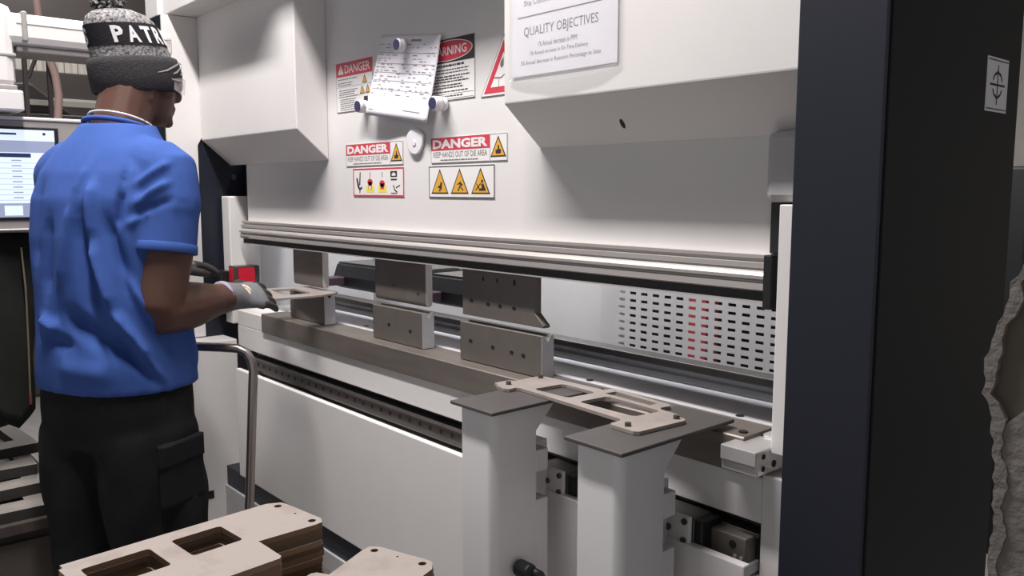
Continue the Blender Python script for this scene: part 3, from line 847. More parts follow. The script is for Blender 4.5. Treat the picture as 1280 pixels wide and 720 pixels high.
# ------------------------------------------------------------------ worker
PSI = R(28)
WB = Vector((-2.786 * S, 0.763 * S, 0.0))
WM = Matrix.Translation(WB + Vector((0, 0, -0.05))) @ Matrix.Rotation(PSI, 4, 'Z') @ Matrix.Scale(1.04, 4)
WK = thing('person', 'person in blue t-shirt, black trousers and grey pompom beanie feeding a sheet', 'person', WB, xf=None)
def worker_mesh(name, mb, voxel=None, smooth=0, disp=None, pre=None, sub=0):
    me = mb.mesh(name, xf=pre)
    if voxel:
        o = bpy.data.objects.new('tmp', me)
        COL.objects.link(o)
        r = o.modifiers.new('r', 'REMESH'); r.mode = 'VOXEL'; r.voxel_size = voxel
        if smooth:
            q = o.modifiers.new('s', 'SMOOTH'); q.factor = 0.5; q.iterations = smooth
        dg = bpy.context.evaluated_depsgraph_get()
        me2 = bpy.data.meshes.new_from_object(o.evaluated_get(dg))
        bpy.data.objects.remove(o)
        me = me2
        me.name = name
    if disp:
        ns = [v.normal.copy() for v in me.vertices]
        cs = [v.co.copy() for v in me.vertices]
        for v, c, n in zip(me.vertices, cs, ns):
            v.co = c + disp(c, n)
    me.transform(Matrix.Translation(-WB) @ WM)
    for p in me.polygons:
        p.use_smooth = True
    return me
def wpart(name, mb, m, parent=None, label=None, **k):
    return link(name, worker_mesh(name, mb, **k), m, parent or WK, label)
def ering(c, a, b, n=28, e=2.3):
    out = []
    for k in range(n):
        t = 2 * math.pi * k / n
        x, y = math.cos(t), math.sin(t)
        out.append(Vector((c[0] + a * math.copysign(abs(x) ** (2 / e), x), c[1] + b * math.copysign(abs(y) ** (2 / e), y), c[2])))
    return out
SHO_R, ELB_R, WRI_R = Vector((0.166, 0.030, 1.342)), Vector((0.170, -0.030, 1.000)), Vector((0.168, 0.222, 1.004))
SHO_L, ELB_L, WRI_L = Vector((-0.168, 0.030, 1.330)), Vector((-0.22, 0.13, 1.08)), Vector((-0.115, 0.272, 1.056))
HC = Vector((0.0, 0.120, 1.560))
HM = Matrix.Translation(HC) @ Matrix.Rotation(R(-26), 4, 'Z') @ Matrix.Rotation(R(-6), 4, 'X')

def limb(mb, pts, rs, n=14, sub=5):
    P, Q = [], []
    for i in range(len(pts) - 1):
        for k in range(sub):
            t = k / sub
            P.append(pts[i].lerp(pts[i + 1], t)); Q.append(rs[i] + (rs[i + 1] - rs[i]) * (t * t * (3 - 2 * t)))
    P.append(pts[-1]); Q.append(rs[-1])
    mb.tube(P, Q, n)
    mb.ell(P[0], (Q[0],) * 3, 12, 8); mb.ell(P[-1], (Q[-1],) * 3, 12, 8)
# body: torso core, neck, head, both arms, legs in one continuous skin
b = MB()
b.loft([ering((0, cy, z), a, d) for z, cy, a, d in ((0.84, 0, 0.13, 0.09), (1.0, 0.0, 0.125, 0.085), (1.2, 0.005, 0.13, 0.085), (1.30, 0.01, 0.12, 0.08), (1.36, 0.03, 0.07, 0.055))])
limb(b, [Vector((0, 0.032, 1.36)), Vector((0, 0.052, 1.43)), Vector((0.002, 0.088, 1.53))], [0.066, 0.064, 0.066])
for s, e, w in ((SHO_R, ELB_R, WRI_R), (SHO_L, ELB_L, WRI_L)):
    mid = s.lerp(e, 0.45) + Vector((0.006 if s.x > 0 else -0.006, 0.008, 0))
    fm = e.lerp(w, 0.30)
    limb(b, [s, mid, e.lerp(s, 0.08), e, fm, w.lerp(e, 0.12), w], [0.044, 0.062, 0.058, 0.057, 0.060, 0.039, 0.034], 16, 4)
for sx in (-1, 1):
    limb(b, [Vector((sx * 0.085, 0, 0.82)), Vector((sx * 0.10, 0.0, 0.46)), Vector((sx * 0.11, 0.0, 0.10))], [0.085, 0.055, 0.04])
hb = MB()
hb.ell((0, -0.012, 0.022), (0.070, 0.086, 0.080), 24, 18)
hb.ell((0, 0.028, -0.040), (0.058, 0.060, 0.080), 20, 14)
hb.ell((0, 0.040, -0.085), (0.045, 0.046, 0.034), 16, 10)
hb.ell((0, 0.096, -0.034), (0.014, 0.013, 0.017), 12, 8)
hb.tube([(0, 0.080, 0.004), (0, 0.096, -0.032)], [0.008, 0.010], 10)
hb.ell((0, 0.083, -0.066), (0.022, 0.010, 0.006), 12, 8)
hb.ell((0, 0.081, -0.077), (0.020, 0.010, 0.007), 12, 8)
hb.ell((0, 0.076, -0.103), (0.018, 0.014, 0.014), 12, 8)
hb.ell((0, 0.074, 0.012), (0.046, 0.016, 0.010), 14, 8)
hb.ell((0.05, 0.05, -0.036), (0.018, 0.022, 0.014), 12, 8); hb.ell((-0.05, 0.05, -0.036), (0.018, 0.022, 0.014), 12, 8)
for sx in (-1, 1):
    hb.ell((sx * 0.073, -0.002, -0.036), (0.009, 0.018, 0.030), 12, 10, Matrix.Rotation(R(-12), 3, 'X'))
    hb.ell((sx * 0.076, 0.004, -0.057), (0.007, 0.010, 0.012), 10, 8)
b.add([HM @ v for v in hb.v], hb.f)
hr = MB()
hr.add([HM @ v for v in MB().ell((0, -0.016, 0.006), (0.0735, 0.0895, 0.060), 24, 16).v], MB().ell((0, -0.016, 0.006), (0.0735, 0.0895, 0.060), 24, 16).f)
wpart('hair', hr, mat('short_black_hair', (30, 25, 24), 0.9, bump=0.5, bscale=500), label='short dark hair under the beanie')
wpart('body', b, SKIN, voxel=0.0052, smooth=3, label='dark skin of neck, face and bare forearm')
for sx in (-1, 1):
    e = MB().ell(HM @ Vector((sx * 0.030, 0.076, -0.010)), (0.012, 0.012, 0.012), 14, 10)
    eo = wpart('eye', e, LETTER)
    wpart('iris', MB().ell(HM @ Vector((sx * 0.030, 0.0855, -0.011)), (0.0055, 0.0035, 0.0055), 10, 8), DARK, eo)

# shirt with folds
sh = MB()
sh.loft([ering((0, cy, z), a, d, 36, 2.4) for z, cy, a, d in ((0.812, 0.005, 0.194, 0.148), (0.85, 0.003, 0.192, 0.147), (0.93, -0.002, 0.184, 0.140), (1.05, 0.000, 0.184, 0.138), (1.17, 0.004, 0.190, 0.138),
                                                             (1.26, 0.010, 0.190, 0.134), (1.32, 0.018, 0.176, 0.120), (1.37, 0.028, 0.145, 0.100), (1.41, 0.038, 0.105, 0.084), (1.437, 0.048, 0.083, 0.076))])
for sx in (-1, 1):
    s, e = (SHO_R, ELB_R) if sx > 0 else (SHO_L, ELB_L)
    end = s.lerp(e, 0.60)
    limb(sh, [Vector((sx * 0.115, 0.020, 1.335)), s + Vector((sx * -0.012, -0.004, -0.020)), s.lerp(e, 0.3) + Vector((sx * 0.004, 0, 0))], [0.070, 0.074, 0.074], 18)
    sh.tube([s.lerp(e, 0.25), s.lerp(e, 0.4), s.lerp(e, 0.55), end], [0.074, 0.073, 0.074, 0.076], 20)
# fold ridges: (start, end, width, height) along the back and right side of the shirt
def P3(x, y, z):
    return Vector((x, y, z))
FOLDS = [
    (P3(0.055, -0.11, 1.39), P3(0.030, -0.13, 1.26), 0.010, 0.006),
    (P3(0.030, -0.13, 1.26), P3(-0.005, -0.14, 1.06), 0.012, 0.008),
    (P3(0.075, -0.12, 1.30), P3(0.080, -0.13, 1.17), 0.014, 0.010),
    (P3(0.080, -0.13, 1.17), P3(0.125, -0.12, 1.01), 0.013, 0.014),
    (P3(0.125, -0.12, 1.01), P3(0.175, -0.07, 0.895), 0.012, 0.012),
    (P3(0.050, -0.13, 1.22), P3(0.085, -0.13, 0.98), 0.020, -0.012),
    (P3(0.115, -0.12, 1.22), P3(0.155, -0.09, 1.04), 0.014, -0.010),
    (P3(0.140, -0.10, 1.10), P3(0.185, -0.05, 0.96), 0.011, 0.009),
    (P3(0.00, -0.14, 1.00), P3(0.15, -0.10, 0.905), 0.022, -0.016),
    (P3(-0.08, -0.13, 0.985), P3(-0.02, -0.14, 0.960), 0.014, 0.009),
    (P3(-0.08, -0.13, 0.945), P3(0.02, -0.14, 0.925), 0.016, -0.008),
    (P3(-0.02, -0.14, 0.87), P3(0.12, -0.12, 0.855), 0.028, 0.008),
    (P3(0.13, -0.11, 0.93), P3(0.19, -0.03, 0.80), 0.012, -0.009),
    (P3(0.15, -0.09, 0.92), P3(0.20, -0.01, 0.79), 0.010, 0.007),
    (P3(-0.09, -0.12, 1.31), P3(-0.10, -0.12, 1.10), 0.022, -0.005),
    (P3(-0.04, -0.14, 1.22), P3(-0.06, -0.14, 1.04), 0.016, -0.006),
    (P3(0.135, -0.06, 1.40), P3(0.140, -0.09, 1.28), 0.005, -0.005),
    (P3(0.140, -0.09, 1.28), P3(0.135, -0.105, 1.20), 0.008, -0.009),
    (P3(0.150, -0.06, 1.29), P3(0.215, -0.02, 1.345), 0.009, 0.005),
    (P3(0.150, -0.07, 1.245), P3(0.22, -0.03, 1.30), 0.009, 0.006),
    (P3(0.150, -0.07, 1.220), P3(0.225, -0.03, 1.26), 0.008, -0.005),
    (P3(0.145, -0.08, 1.20), P3(0.19, -0.08, 1.235), 0.008, 0.005),
    (P3(0.19, 0.05, 1.05), P3(0.18, 0.07, 0.82), 0.018, 0.008),
]
def seg_d(p, a, b):
    ab = b - a
    t = max(0.0, min(1.0, (p - a).dot(ab) / ab.length_squared))
    return (p - a - ab * t).length, t
def fold_disp(c, n):
    h = 0.0
    for a, b_, w, am in FOLDS:
        d, t = seg_d(c, a, b_)
        # distance across the cloth surface: drop most of the normal offset
        dv = c - (a + (b_ - a) * t)
        dd = (dv - n * dv.dot(n) * 0.85).length
        if dd < 4 * w:
            h += 2.0 * am * math.exp(-(dd / w) ** 2) * min(1.0, 4 * t + 0.25) * min(1.0, 4 * (1 - t) + 0.25)
    if c.z > 0.84:
        h += 0.004 * noise.noise(Vector((c.x * 9, c.y * 9, c.z * 4.5)))
    return n * (h * min(1.0, max(0.12, (c.z - 0.815) * 14)))
so = wpart('t_shirt', sh, SHIRT, voxel=0.007, smooth=3, disp=fold_disp, label='blue cotton t-shirt')
# collar rib, cord, sleeve hems
def loop(c, a, b_, tilt, n=40, z2=0):
    return [Vector((c[0] + a * math.cos(t), c[1] + b_ * math.sin(t), c[2] + tilt * math.sin(t) + z2)) for t in [2 * math.pi * k / n for k in range(n + 1)]]
wpart('collar', MB().tube(loop((0, 0.048, 1.430), 0.079, 0.073, -0.018), 0.0062, 8), SHIRT, so)
wpart('neck_cord', MB().tube(loop((0.0, 0.056, 1.443), 0.074, 0.0675, -0.022), 0.0026, 8), CORD, label='thin white neck cord')
for sx in (-1, 1):
    s, e = (SHO_R, ELB_R) if sx > 0 else (SHO_L, ELB_L)
    wpart('sleeve_hem', MB().tube([s.lerp(e, 0.545), s.lerp(e, 0.55), s.lerp(e, 0.60), s.lerp(e, 0.607)], [0.0745, 0.0762, 0.0772, 0.0755], 26), SHIRT, so)

# trousers
tr = MB()
tr.loft([ering((0, cy, z), a, d, 30, 2.5) for z, cy, a, d in ((0.66, 0, 0.182, 0.125), (0.76, 0, 0.186, 0.134), (0.81, 0, 0.182, 0.134), (0.86, 0, 0.166, 0.118), (0.90, 0, 0.15, 0.10))])
for sx in (-1, 1):
    limb(tr, [Vector((sx * 0.078, 0.0, 0.70)), Vector((sx * 0.100, 0.004, 0.55)), Vector((sx * 0.108, 0.006, 0.40)), Vector((sx * 0.112, 0.0, 0.18)), Vector((sx * 0.114, 0, 0.12))], [0.122, 0.118, 0.106, 0.098, 0.094], 18)
def tdisp(c, n):
    k = min(1.0, max(0.0, (0.82 - c.z) * 8))
    return n * k * (0.014 * noise.noise(Vector((c.x * 7 + 3, c.y * 7, c.z * 5))) + 0.006 * noise.noise(Vector((c.x * 16, c.y * 16 + 5, c.z * 9))))
to = wpart('trousers', tr, PANTS, voxel=0.009, smooth=4, disp=tdisp, label='loose black work trousers')
wpart('cargo_pocket', MB().loft([ering((0.198, -0.01 , z), 0.012, 0.066, 20, 5) for z in (0.54, 0.55, 0.66, 0.68)]), PANTS, to)
wpart('pocket_flap', MB().loft([ering((0.199, -0.01, z), 0.013, 0.069, 20, 5) for z in (0.64, 0.645, 0.688, 0.692)]), PANTS, to)
for sx in (-1, 1):
    bo = MB()
    bo.loft([ering((sx * 0.115, yc, z + 0.049), a, d, 20, 2.6) for z, yc, a, d in ((0.0, 0.055, 0.050, 0.145), (0.03, 0.055, 0.052, 0.147), (0.06, 0.05, 0.050, 0.138), (0.09, 0.02, 0.048, 0.095), (0.14, -0.01, 0.047, 0.06), (0.20, -0.015, 0.048, 0.058))])
    wpart('boot', bo, BLACK)

# gloves with palm, four fingers and thumb
def glove(w, f, n, right, curl, lab):
    f = f.normalized(); n = (n - f * n.dot(f)).normalized()
    s = n.cross(f) if right else f.cross(n)
    at = lambda a, b_, c: w + f * a + s * b_ + n * c
    g = MB()
    g.loft([[at(a, math.cos(t) * hw, math.sin(t) * ht) for t in [2 * math.pi * k / 18 for k in range(18)]] for a, hw, ht in ((-0.040, 0.041, 0.040), (-0.03, 0.0405, 0.0395), (0.0, 0.037, 0.034), (0.03, 0.041, 0.021), (0.06, 0.045, 0.018), (0.085, 0.044, 0.015), (0.095, 0.038, 0.010))])
    go = wpart('glove', g, GLOVEC, voxel=0.004, smooth=3, label=lab)
    fg = MB()
    for k, (bs, ln) in enumerate(((-0.033, 0.058), (-0.011, 0.070), (0.011, 0.075), (0.033, 0.068))):
        p = at(0.078, bs, 0.0)
        ang = 0.0
        pts = [p]
        for j in range(3):
            ang += curl[j]
            d = f * math.cos(ang) - n * math.sin(ang)
            p = p + d * ln * (0.48, 0.30, 0.22)[j] + s * bs * 0.06
            pts.append(p)
        limb(fg, pts, [0.0115, 0.0105, 0.010, 0.0085], 10, 3)
    pts = [at(0.025, 0.028, -0.006), at(0.050, 0.052, -0.014), at(0.078, 0.058, -0.026), at(0.098, 0.052, -0.034)]
    limb(fg, pts, [0.016, 0.0135, 0.012, 0.0095], 10, 3)
    fg.loft([[at(a, math.cos(t) * hw, -0.006 + math.sin(t) * ht) for t in [2 * math.pi * k / 18 for k in range(18)]] for a, hw, ht in ((0.058, 0.040, 0.016), (0.075, 0.046, 0.0175), (0.097, 0.041, 0.0125))])
    wpart('fingers', fg, GLOVED, go, voxel=0.0035, smooth=2, label='black coated palm and fingers')
    cf = MB().loft([[at(a, math.cos(t) * hw, math.sin(t) * ht) for t in [2 * math.pi * k / 18 for k in range(18)]] for a, hw, ht in ((-0.048, 0.041, 0.040), (-0.046, 0.0425, 0.0415), (-0.036, 0.0425, 0.0415), (-0.034, 0.040, 0.039))])
    wpart('cuff', cf, mat('glove_cuff_lilac', (150, 148, 166), 0.85), go)
    pb = MB().loft([[at(0.030 + a, 0.004 + math.cos(t) * hw, 0.004 + 0.021 * (1 if a > 0 else 1) + hgt + 0 * t + math.sin(t) * 0.0 - 0.004 * math.cos(t) ** 2) for t in [math.pi * k / 8 for k in range(9)]] for a, hw, hgt in ((-0.012, 0.016, -0.001), (0.0, 0.020, -0.002), (0.012, 0.016, -0.004))], cap=False, closed=False)
    wpart('patch', pb, mat('glove_patch', (206, 194, 170), 0.8, rgb2=(96, 90, 84), scale=120, thr=(0.42, 0.5)), go)
    return go
glove(WRI_R + Vector((0.004, 0.012, 0)), Vector((0.026, 0.14, -0.006)), Vector((0.66, -0.10, 0.66)), True, (0.26, 0.22, 0.16), 'grey knit glove with black fingers on the right hand')
glove(WRI_L + Vector((0.004, 0.012, 0)), Vector((0.05, 0.15, 0.02)), Vector((-0.2, -0.1, 1.0)), False, (0.35, 0.3, 0.2), 'grey knit glove on the far hand')

# beanie
BM = HM @ Matrix.Translation((0, -0.006, -0.006)) @ Matrix.Rotation(R(11), 4, 'X') @ Matrix.Diagonal((0.93, 0.93, 1.08, 1.0))
def hat_ring(z, a, d, cy=0.0, n=48):
    if z > 0.045:
        a, d = a * 0.93, d * 0.93
    return [BM @ Vector((a * math.cos(t), cy + d * math.sin(t), z)) for t in [2 * math.pi * k / n for k in range(n)]]
bn = wpart('beanie', MB().loft([hat_ring(*r) for r in ((0.030, 0.086, 0.104, -0.004), (0.050, 0.089, 0.107, -0.006), (0.068, 0.087, 0.104, -0.010))], cap=False), BEAN, label='heather grey knit beanie crown')
wpart('crown_top', MB().loft([hat_ring(*r) for r in ((0.112, 0.0815, 0.0965, -0.022), (0.122, 0.079, 0.092, -0.025), (0.136, 0.066, 0.078, -0.030), (0.147, 0.044, 0.052, -0.036), (0.152, 0.018, 0.020, -0.040), (0.153, 0.002, 0.002, -0.040))], cap=False), BEAN, bn)
wpart('letter_band', MB().loft([hat_ring(*r) for r in ((0.066, 0.0885, 0.1055, -0.0095), (0.090, 0.0865, 0.1025, -0.016), (0.114, 0.083, 0.098, -0.0225))], cap=False), BEANB, bn, label='black band with white knitted letters')
wpart('folded_cuff', MB().loft([hat_ring(*r) for r in ((-0.030, 0.086, 0.104, 0.0), (-0.034, 0.090, 0.109, 0.0), (-0.028, 0.095, 0.114, 0.0), (0.0, 0.097, 0.117, 0.0), (0.028, 0.096, 0.116, -0.002), (0.040, 0.093, 0.112, -0.004), (0.043, 0.088, 0.105, -0.005), (0.030, 0.085, 0.102, -0.004))], cap=False), BEANC, bn, label='charcoal turned-up cuff')
def band_pt(ang, z, off, a=0.0865, d=0.1025):
    k = (z - 0.066) / 0.048
    aa, dd, cy = (0.0885 - 0.0055 * k) * 0.93 + off, (0.1055 - 0.0075 * k) * 0.93 + off, -0.0095 - 0.013 * k
    return BM @ Vector((aa * math.cos(ang), cy + dd * math.sin(ang), z))
# letters run around the band; angle 0 is the wearer's right, 90 the forehead
ang = R(-34)
for ch in 'PATRIOTS':
    wd = R(9) if ch == 'I' else R(17)
    vs, fs = text_data(ch, 0.035)
    if ch == 'S':
        ang = R(-100)
    wpart('letter', MB().add([band_pt(ang + u * wd, 0.071 + v * 0.036, 0.0016) for u, v in vs], fs), LETTER, bn)
    ang += wd + R(5.0)
def cuff_pt(ang, z, off=0.0015):
    return BM @ Vector(((0.097 + off) * math.cos(ang), (0.117 + off) * math.sin(ang), z))
lg = MB()
def cuff_strip(pts, m):
    n = len(pts) // 2
    vs = [cuff_pt(R(a), z) for a, z in pts]
    m.add(vs, [(i, i + 1, 2 * n - 2 - i, 2 * n - 1 - i) for i in range(n - 1)])
cuff_strip([(10, 0.006), (24, 0.012), (38, 0.022), (52, 0.030), (68, 0.030), (82, 0.022), (92, 0.006), (89, 0.005), (79, 0.018), (66, 0.0265), (53, 0.0265), (39, 0.0185), (25, 0.009), (11, 0.005)], lg)
cuff_strip([(34, 0.004), (44, 0.011), (54, 0.019), (56, 0.016), (46, 0.007), (37, 0.003)], lg)
cuff_strip([(52, 0.003), (58, 0.008), (65, 0.013), (67, 0.009), (61, 0.004), (56, 0.001)], lg)
cuff_strip([(76, 0.010), (82, 0.004), (86, -0.008), (83, -0.008), (79, 0.002), (74, 0.007)], lg)
wpart('emblem', lg, mat('emblem_silver', (176, 172, 176), 0.8), bn)
# pompom of yarn strands
pm = MB()
pc = BM @ Vector((0, -0.048, 0.172))
random.seed(3)
for k in range(420):
    u, t = random.uniform(-1, 1), random.uniform(0, 2 * math.pi)
    d = Vector((math.sqrt(1 - u * u) * math.cos(t), math.sqrt(1 - u * u) * math.sin(t), u))
    L = random.uniform(0.034, 0.043)
    q = d.cross(Vector((0.3, 0.5, 0.8))).normalized()
    bnd = q * random.uniform(-0.006, 0.006)
    pm.tube([pc + d * 0.008, pc + d * L * 0.6 + bnd, pc + d * L], [0.0022, 0.0042, 0.003], 5)
pp = wpart('pompom', pm, POMM, bn, label='fluffy grey and black yarn pompom')
pp['kind'] = 'stuff'
# safety glasses
FRM = mat('glasses_frame', (150, 140, 140), 0.3)
go = wpart('safety_glasses', MB().tube([HM @ Vector((-0.02, 0.100, -0.004)), HM @ Vector((0, 0.105, -0.002)), HM @ Vector((0.02, 0.100, -0.004))], 0.0025, 8), FRM, label='clear wraparound safety glasses')
for sx in (1, -1):
    wpart('temple', MB().tube([HM @ Vector((sx * 0.079, -0.012, 0.004)), HM @ Vector((sx * 0.078, 0.03, -0.002)), HM @ Vector((sx * 0.068, 0.078, -0.006))], 0.0028, 8), FRM, go)
for sx in (1, -1):
    grid = []
    for j in range(7):
        row = []
        for i in range(9):
            u, v = i / 8, j / 6
            ang = R(16 + 52 * u)
            zc = -0.014 + (v - 0.5) * 0.040 * (1 - 0.35 * (2 * u - 1) ** 2)
            row.append(HM @ Vector((sx * 0.078 * math.sin(ang), 0.030 + 0.080 * math.cos(ang) , zc)))
        grid.append(row)
    wpart('lens', MB().loft(grid, cap=False, closed=False), LENSC, go)

# ------------------------------------------------------------------ control pendant and screen
CP = thing('control_pendant', 'white overhead control arm carrying a lit touch screen at the left edge', 'control panel', (-3.4, 0.6, 1.25))
part('swing_arm', MB().box(-3.48, -3.26, 0.60, 1.16, 1.888, 1.995), WHITE, CP, 0.022, label='white boxy swing arm')
part('arm_seam', MB().box(-3.2595, -3.2585, 0.64, 1.15, 1.957, 1.959), INKG, CP)
part('arm_underside', MB().box(-3.46, -3.28, 0.64, 1.14, 1.868, 1.889), BEZEL, CP, 0.004)
part('arm_collar', MB().box(-3.485, -3.252, 0.655, 0.672, 1.90, 2.0), BEZEL, CP, 0.004)
part('drop_column', MB().box(-3.48, -3.26, 0.40, 0.632, 1.74, 2.02), WHITE, CP, 0.022)
part('column_band', MB().box(-3.482, -3.258, 0.40, 0.634, 1.845, 1.858), BEZEL, CP, 0.003)
part('neck_block', MB().box(-3.46, -3.24, 0.36, 0.645, 1.665, 1.735), WHITE, CP, 0.006)
part('neck_block', MB().box(-3.47, -3.25, 0.34, 0.63, 1.736, 1.752), BEZEL, CP, 0.003)
mo = part('monitor_case', MB().box(-3.44, -3.305, 0.01, 0.845, 1.255, 1.648), BEZEL, CP, 0.010, label='grey monitor case')
part('case_edge', MB().box(-3.31, -3.30, 0.255, 0.85, 1.640, 1.652), WHITE, mo, 0.003)
part('case_edge', MB().box(-3.31, -3.30, 0.255, 0.85, 1.262, 1.268), WHITE, mo, 0.002)
part('screen_frame', MB().box(-3.309, -3.300, 0.295, 0.756, 1.298, 1.618), BLACK, mo, 0.002)
pl = Plane((-3.3, 0.305, 1.308), (0, 1, 0), (0, 0, 1))
m = MB(); pl.rect(m, 0, 0.437, 0, 0.300, -0.002, 0.0006); part('screen', m, MSCR, mo, label='bright screen listing rows')
m = MB(); pl.rect(m, 0, 0.437, 0.222, 0.262, 0.0006, 0.0009); pl.rect(m, 0, 0.437, 0.0, 0.048, 0.0006, 0.0009); part('screen_bars', m, MSCRG, mo, kind='stuff')
m = MB(); pl.rect(m, 0.05, 0.36, 0.205, 0.219, 0.0006, 0.0011); part('title_bar', m, MSCRD, mo)
m = MB()
for k in range(8):
    pl.rect(m, 0.0, 0.437, 0.058 + k * 0.0182, 0.0592 + k * 0.0182, 0.0006, 0.0009)
    pl.rect(m, 0.30, 0.33, 0.065 + k * 0.0182, 0.069 + k * 0.0182, 0.0006, 0.0009)
part('row_lines', m, MSCRG, mo, kind='stuff')
for y in (0.16, 0.27, 0.35):
    m = MB(); pl.rect(m, y, y + 0.055, 0.006, 0.040, 0.0009, 0.0012); part('screen_button', m, MSCR, mo)
m = MB(); pl.poly(m, circ(0.405, 0.287, 0.005), 0.0006, 0.0009); pl.rect(m, 0.26, 0.32, 0.281, 0.288, 0.0006, 0.0009); part('status_icons', m, MSCRD, mo, kind='stuff')
part('stand_post', MB().box(-3.47, -3.40, 0.02, 0.10, FL, 1.50), BLACK, CP, 0.004)

# jacket hanging below the screen
JK = thing('jacket', 'black zipped jacket hanging below the screen', 'jacket', (-3.38, 0.55, 0.56))
rings = []
for k in range(15):
    v = k / 14
    z = 1.25 - v * 0.62
    yb = 0.655 + 0.02 * math.sin(v * 3.0) - 0.02 * v
    ring = []
    for i in range(22):
        t = 2 * math.pi * i / 22
        yy = 0.50 + (yb - 0.50) * math.cos(t) + 0.010 * math.sin(5 * t + v * 6)
        xx = -3.40 + (0.045 + 0.02 * v) * math.sin(t) + 0.008 * math.sin(4 * t + 7 * v)
        zz = z - (0.08 * v * (0.6 + 0.4 * math.cos(3 * (yy - 0.58) * 14)) if v > 0.7 else 0)
        ring.append(Vector((xx, yy, zz)))
    rings.append(ring)
part('cloth', MB().loft(rings), CLOTHB, JK, smooth=True)
part('zip', MB().tube([(-3.345, 0.625, 1.20), (-3.333, 0.628, 1.05), (-3.330, 0.624, 0.85), (-3.325, 0.618, 0.68)], 0.003, 6), mat('zip_brass', (140, 126, 104), 0.4, 0.5), JK)
part('zip_pull', MB().box(-3.330, -3.322, 0.614, 0.622, 0.64, 0.68), mat('zip_pull_red', (110, 60, 50), 0.5), JK)

# bench with flat blanks behind the worker
BN = thing('work_bench', 'dark low bench under the stepped pile of blanks at the left edge', 'bench', (-3.44, 0.45, FL))
part('bench_top', MB().box(-4.0, -3.12, 0.15, 0.72, 0.245, 0.285), WOODP, BN, 0.003)
part('bench_body', MB().box(-3.84, -3.16, 0.19, 0.68, FL + 0.08, 0.245), WOODP, BN, 0.003)
part('drawer', MB().box(-3.161, -3.148, 0.22, 0.44, 0.02, 0.21), mat('bench_drawer', (74, 66, 62), 0.7), BN, 0.003)
part('drawer', MB().box(-3.161, -3.148, 0.45, 0.67, 0.02, 0.21), MATS['bench_drawer'], BN, 0.003)
for y in (0.22, 0.64):
    for x in (-3.80, -3.22):
        part('leg', MB().box(x, x + 0.04, y, y + 0.04, FL, FL + 0.085), BLACK, BN)
EDGE = mat('sheared_brown_edge', (116, 93, 75), 0.6, 0.1, var=0.2, scale=20)
nt = EDGE.node_tree
oi = nt.nodes.new('ShaderNodeObjectInfo')
er = nt.nodes.new('ShaderNodeValToRGB')
er.color_ramp.elements[0].color = (*s2l((92, 72, 58)), 1)
er.color_ramp.elements[1].color = (*s2l((148, 118, 92)), 1)
nt.links.new(oi.outputs['Random'], er.inputs['Fac'])
nt.links.new(er.outputs['Color'], nt.nodes['Principled BSDF'].inputs['Base Color'])
def rr(x0, x1, y0, y1):
    return [(x0, y0), (x1, y0), (x1, y1), (x0, y1)]
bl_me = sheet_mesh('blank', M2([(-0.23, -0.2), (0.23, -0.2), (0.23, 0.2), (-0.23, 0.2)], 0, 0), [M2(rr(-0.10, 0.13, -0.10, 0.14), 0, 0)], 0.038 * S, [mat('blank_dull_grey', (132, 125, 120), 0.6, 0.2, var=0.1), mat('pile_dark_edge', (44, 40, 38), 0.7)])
labs = ['topmost blank of the stepped pile at the left edge', 'second blank from the top of the stepped pile at the left edge', 'middle blank of the stepped pile at the left edge', 'lowest blank of the stepped pile, on the dark bench']
for k in range(4):
    o = tag(link('steel_blank', bl_me), labs[k], 'metal plate', 'blanks on the bench behind the worker')
    z = 0.4385 - k * 0.0385
    o.location = W((-3.75 + k * 0.125, 0.46 - 0.012 * k, z))
    o.rotation_euler = (0, 0, R((4, -3, 2, -1)[k]))

# ------------------------------------------------------------------ cart, crate and stacks of cut plates
CT = thing('platform_cart', 'low platform cart with bent tubular steel push handle beside the worker', 'cart', (-1.9, 0.7, FL))
part('deck', MB().box(-2.46, -1.05, 0.10, 1.08, 0.00, 0.04), DKST, CT, 0.003)
part('handle', MB().tube([(-2.46, 1.03, 0.03), (-2.60, 1.095, 0.25), (-2.615, 1.112, 0.37), (-2.633, 1.145, 0.745), (-2.640, 1.152, 0.795), (-2.648, 1.150, 0.832), (-2.662, 1.140, 0.858), (-2.684, 1.120, 0.871), (-2.72, 1.078, 0.875), (-2.79, 0.995, 0.880), (-2.82, 0.958, 0.872), (-2.832, 0.948, 0.845), (-2.835, 0.945, 0.79), (-2.838, 0.945, 0.12), (-2.82, 0.96, 0.07), (-2.70, 1.03, 0.05), (-2.46, 1.06, 0.03)], 0.0152, 14), TUBE, CT, smooth=True, label='bent steel tube handle')
for x in (-2.36, -1.15):
    for y in (0.2, 0.98):
        cs = part('caster', MB().disc((x, y, FL + 0.075), 0.075, 0.04, 'y', 20), BLACK, CT, 0.004)
        part('caster_fork', MB().box(x - 0.03, x + 0.03, y - 0.032, y - 0.022, FL + 0.06, 0.0).box(x - 0.03, x + 0.03, y + 0.022, y + 0.032, FL + 0.06, 0.0), DKST, cs)
CR = thing('crate', 'dark box under the two stacks of cut plates', 'crate', (-1.5, 0.55, 0.04))
part('side_board', MB().box(-1.80, -1.16, 0.28, 0.30, 0.04, 0.50), WOODP, CR, 0.002)
part('side_board', MB().box(-1.80, -1.16, 0.86, 0.88, 0.04, 0.50), WOODP, CR, 0.002)
part('end_board', MB().box(-1.80, -1.78, 0.301, 0.859, 0.04, 0.50), WOODP, CR, 0.002)
part('end_board', MB().box(-1.18, -1.16, 0.301, 0.859, 0.04, 0.50), WOODP, CR, 0.002)
part('lid', MB().box(-1.81, -1.15, 0.27, 0.89, 0.501, 0.528), WOODP, CR, 0.002)
TH = 0.0125
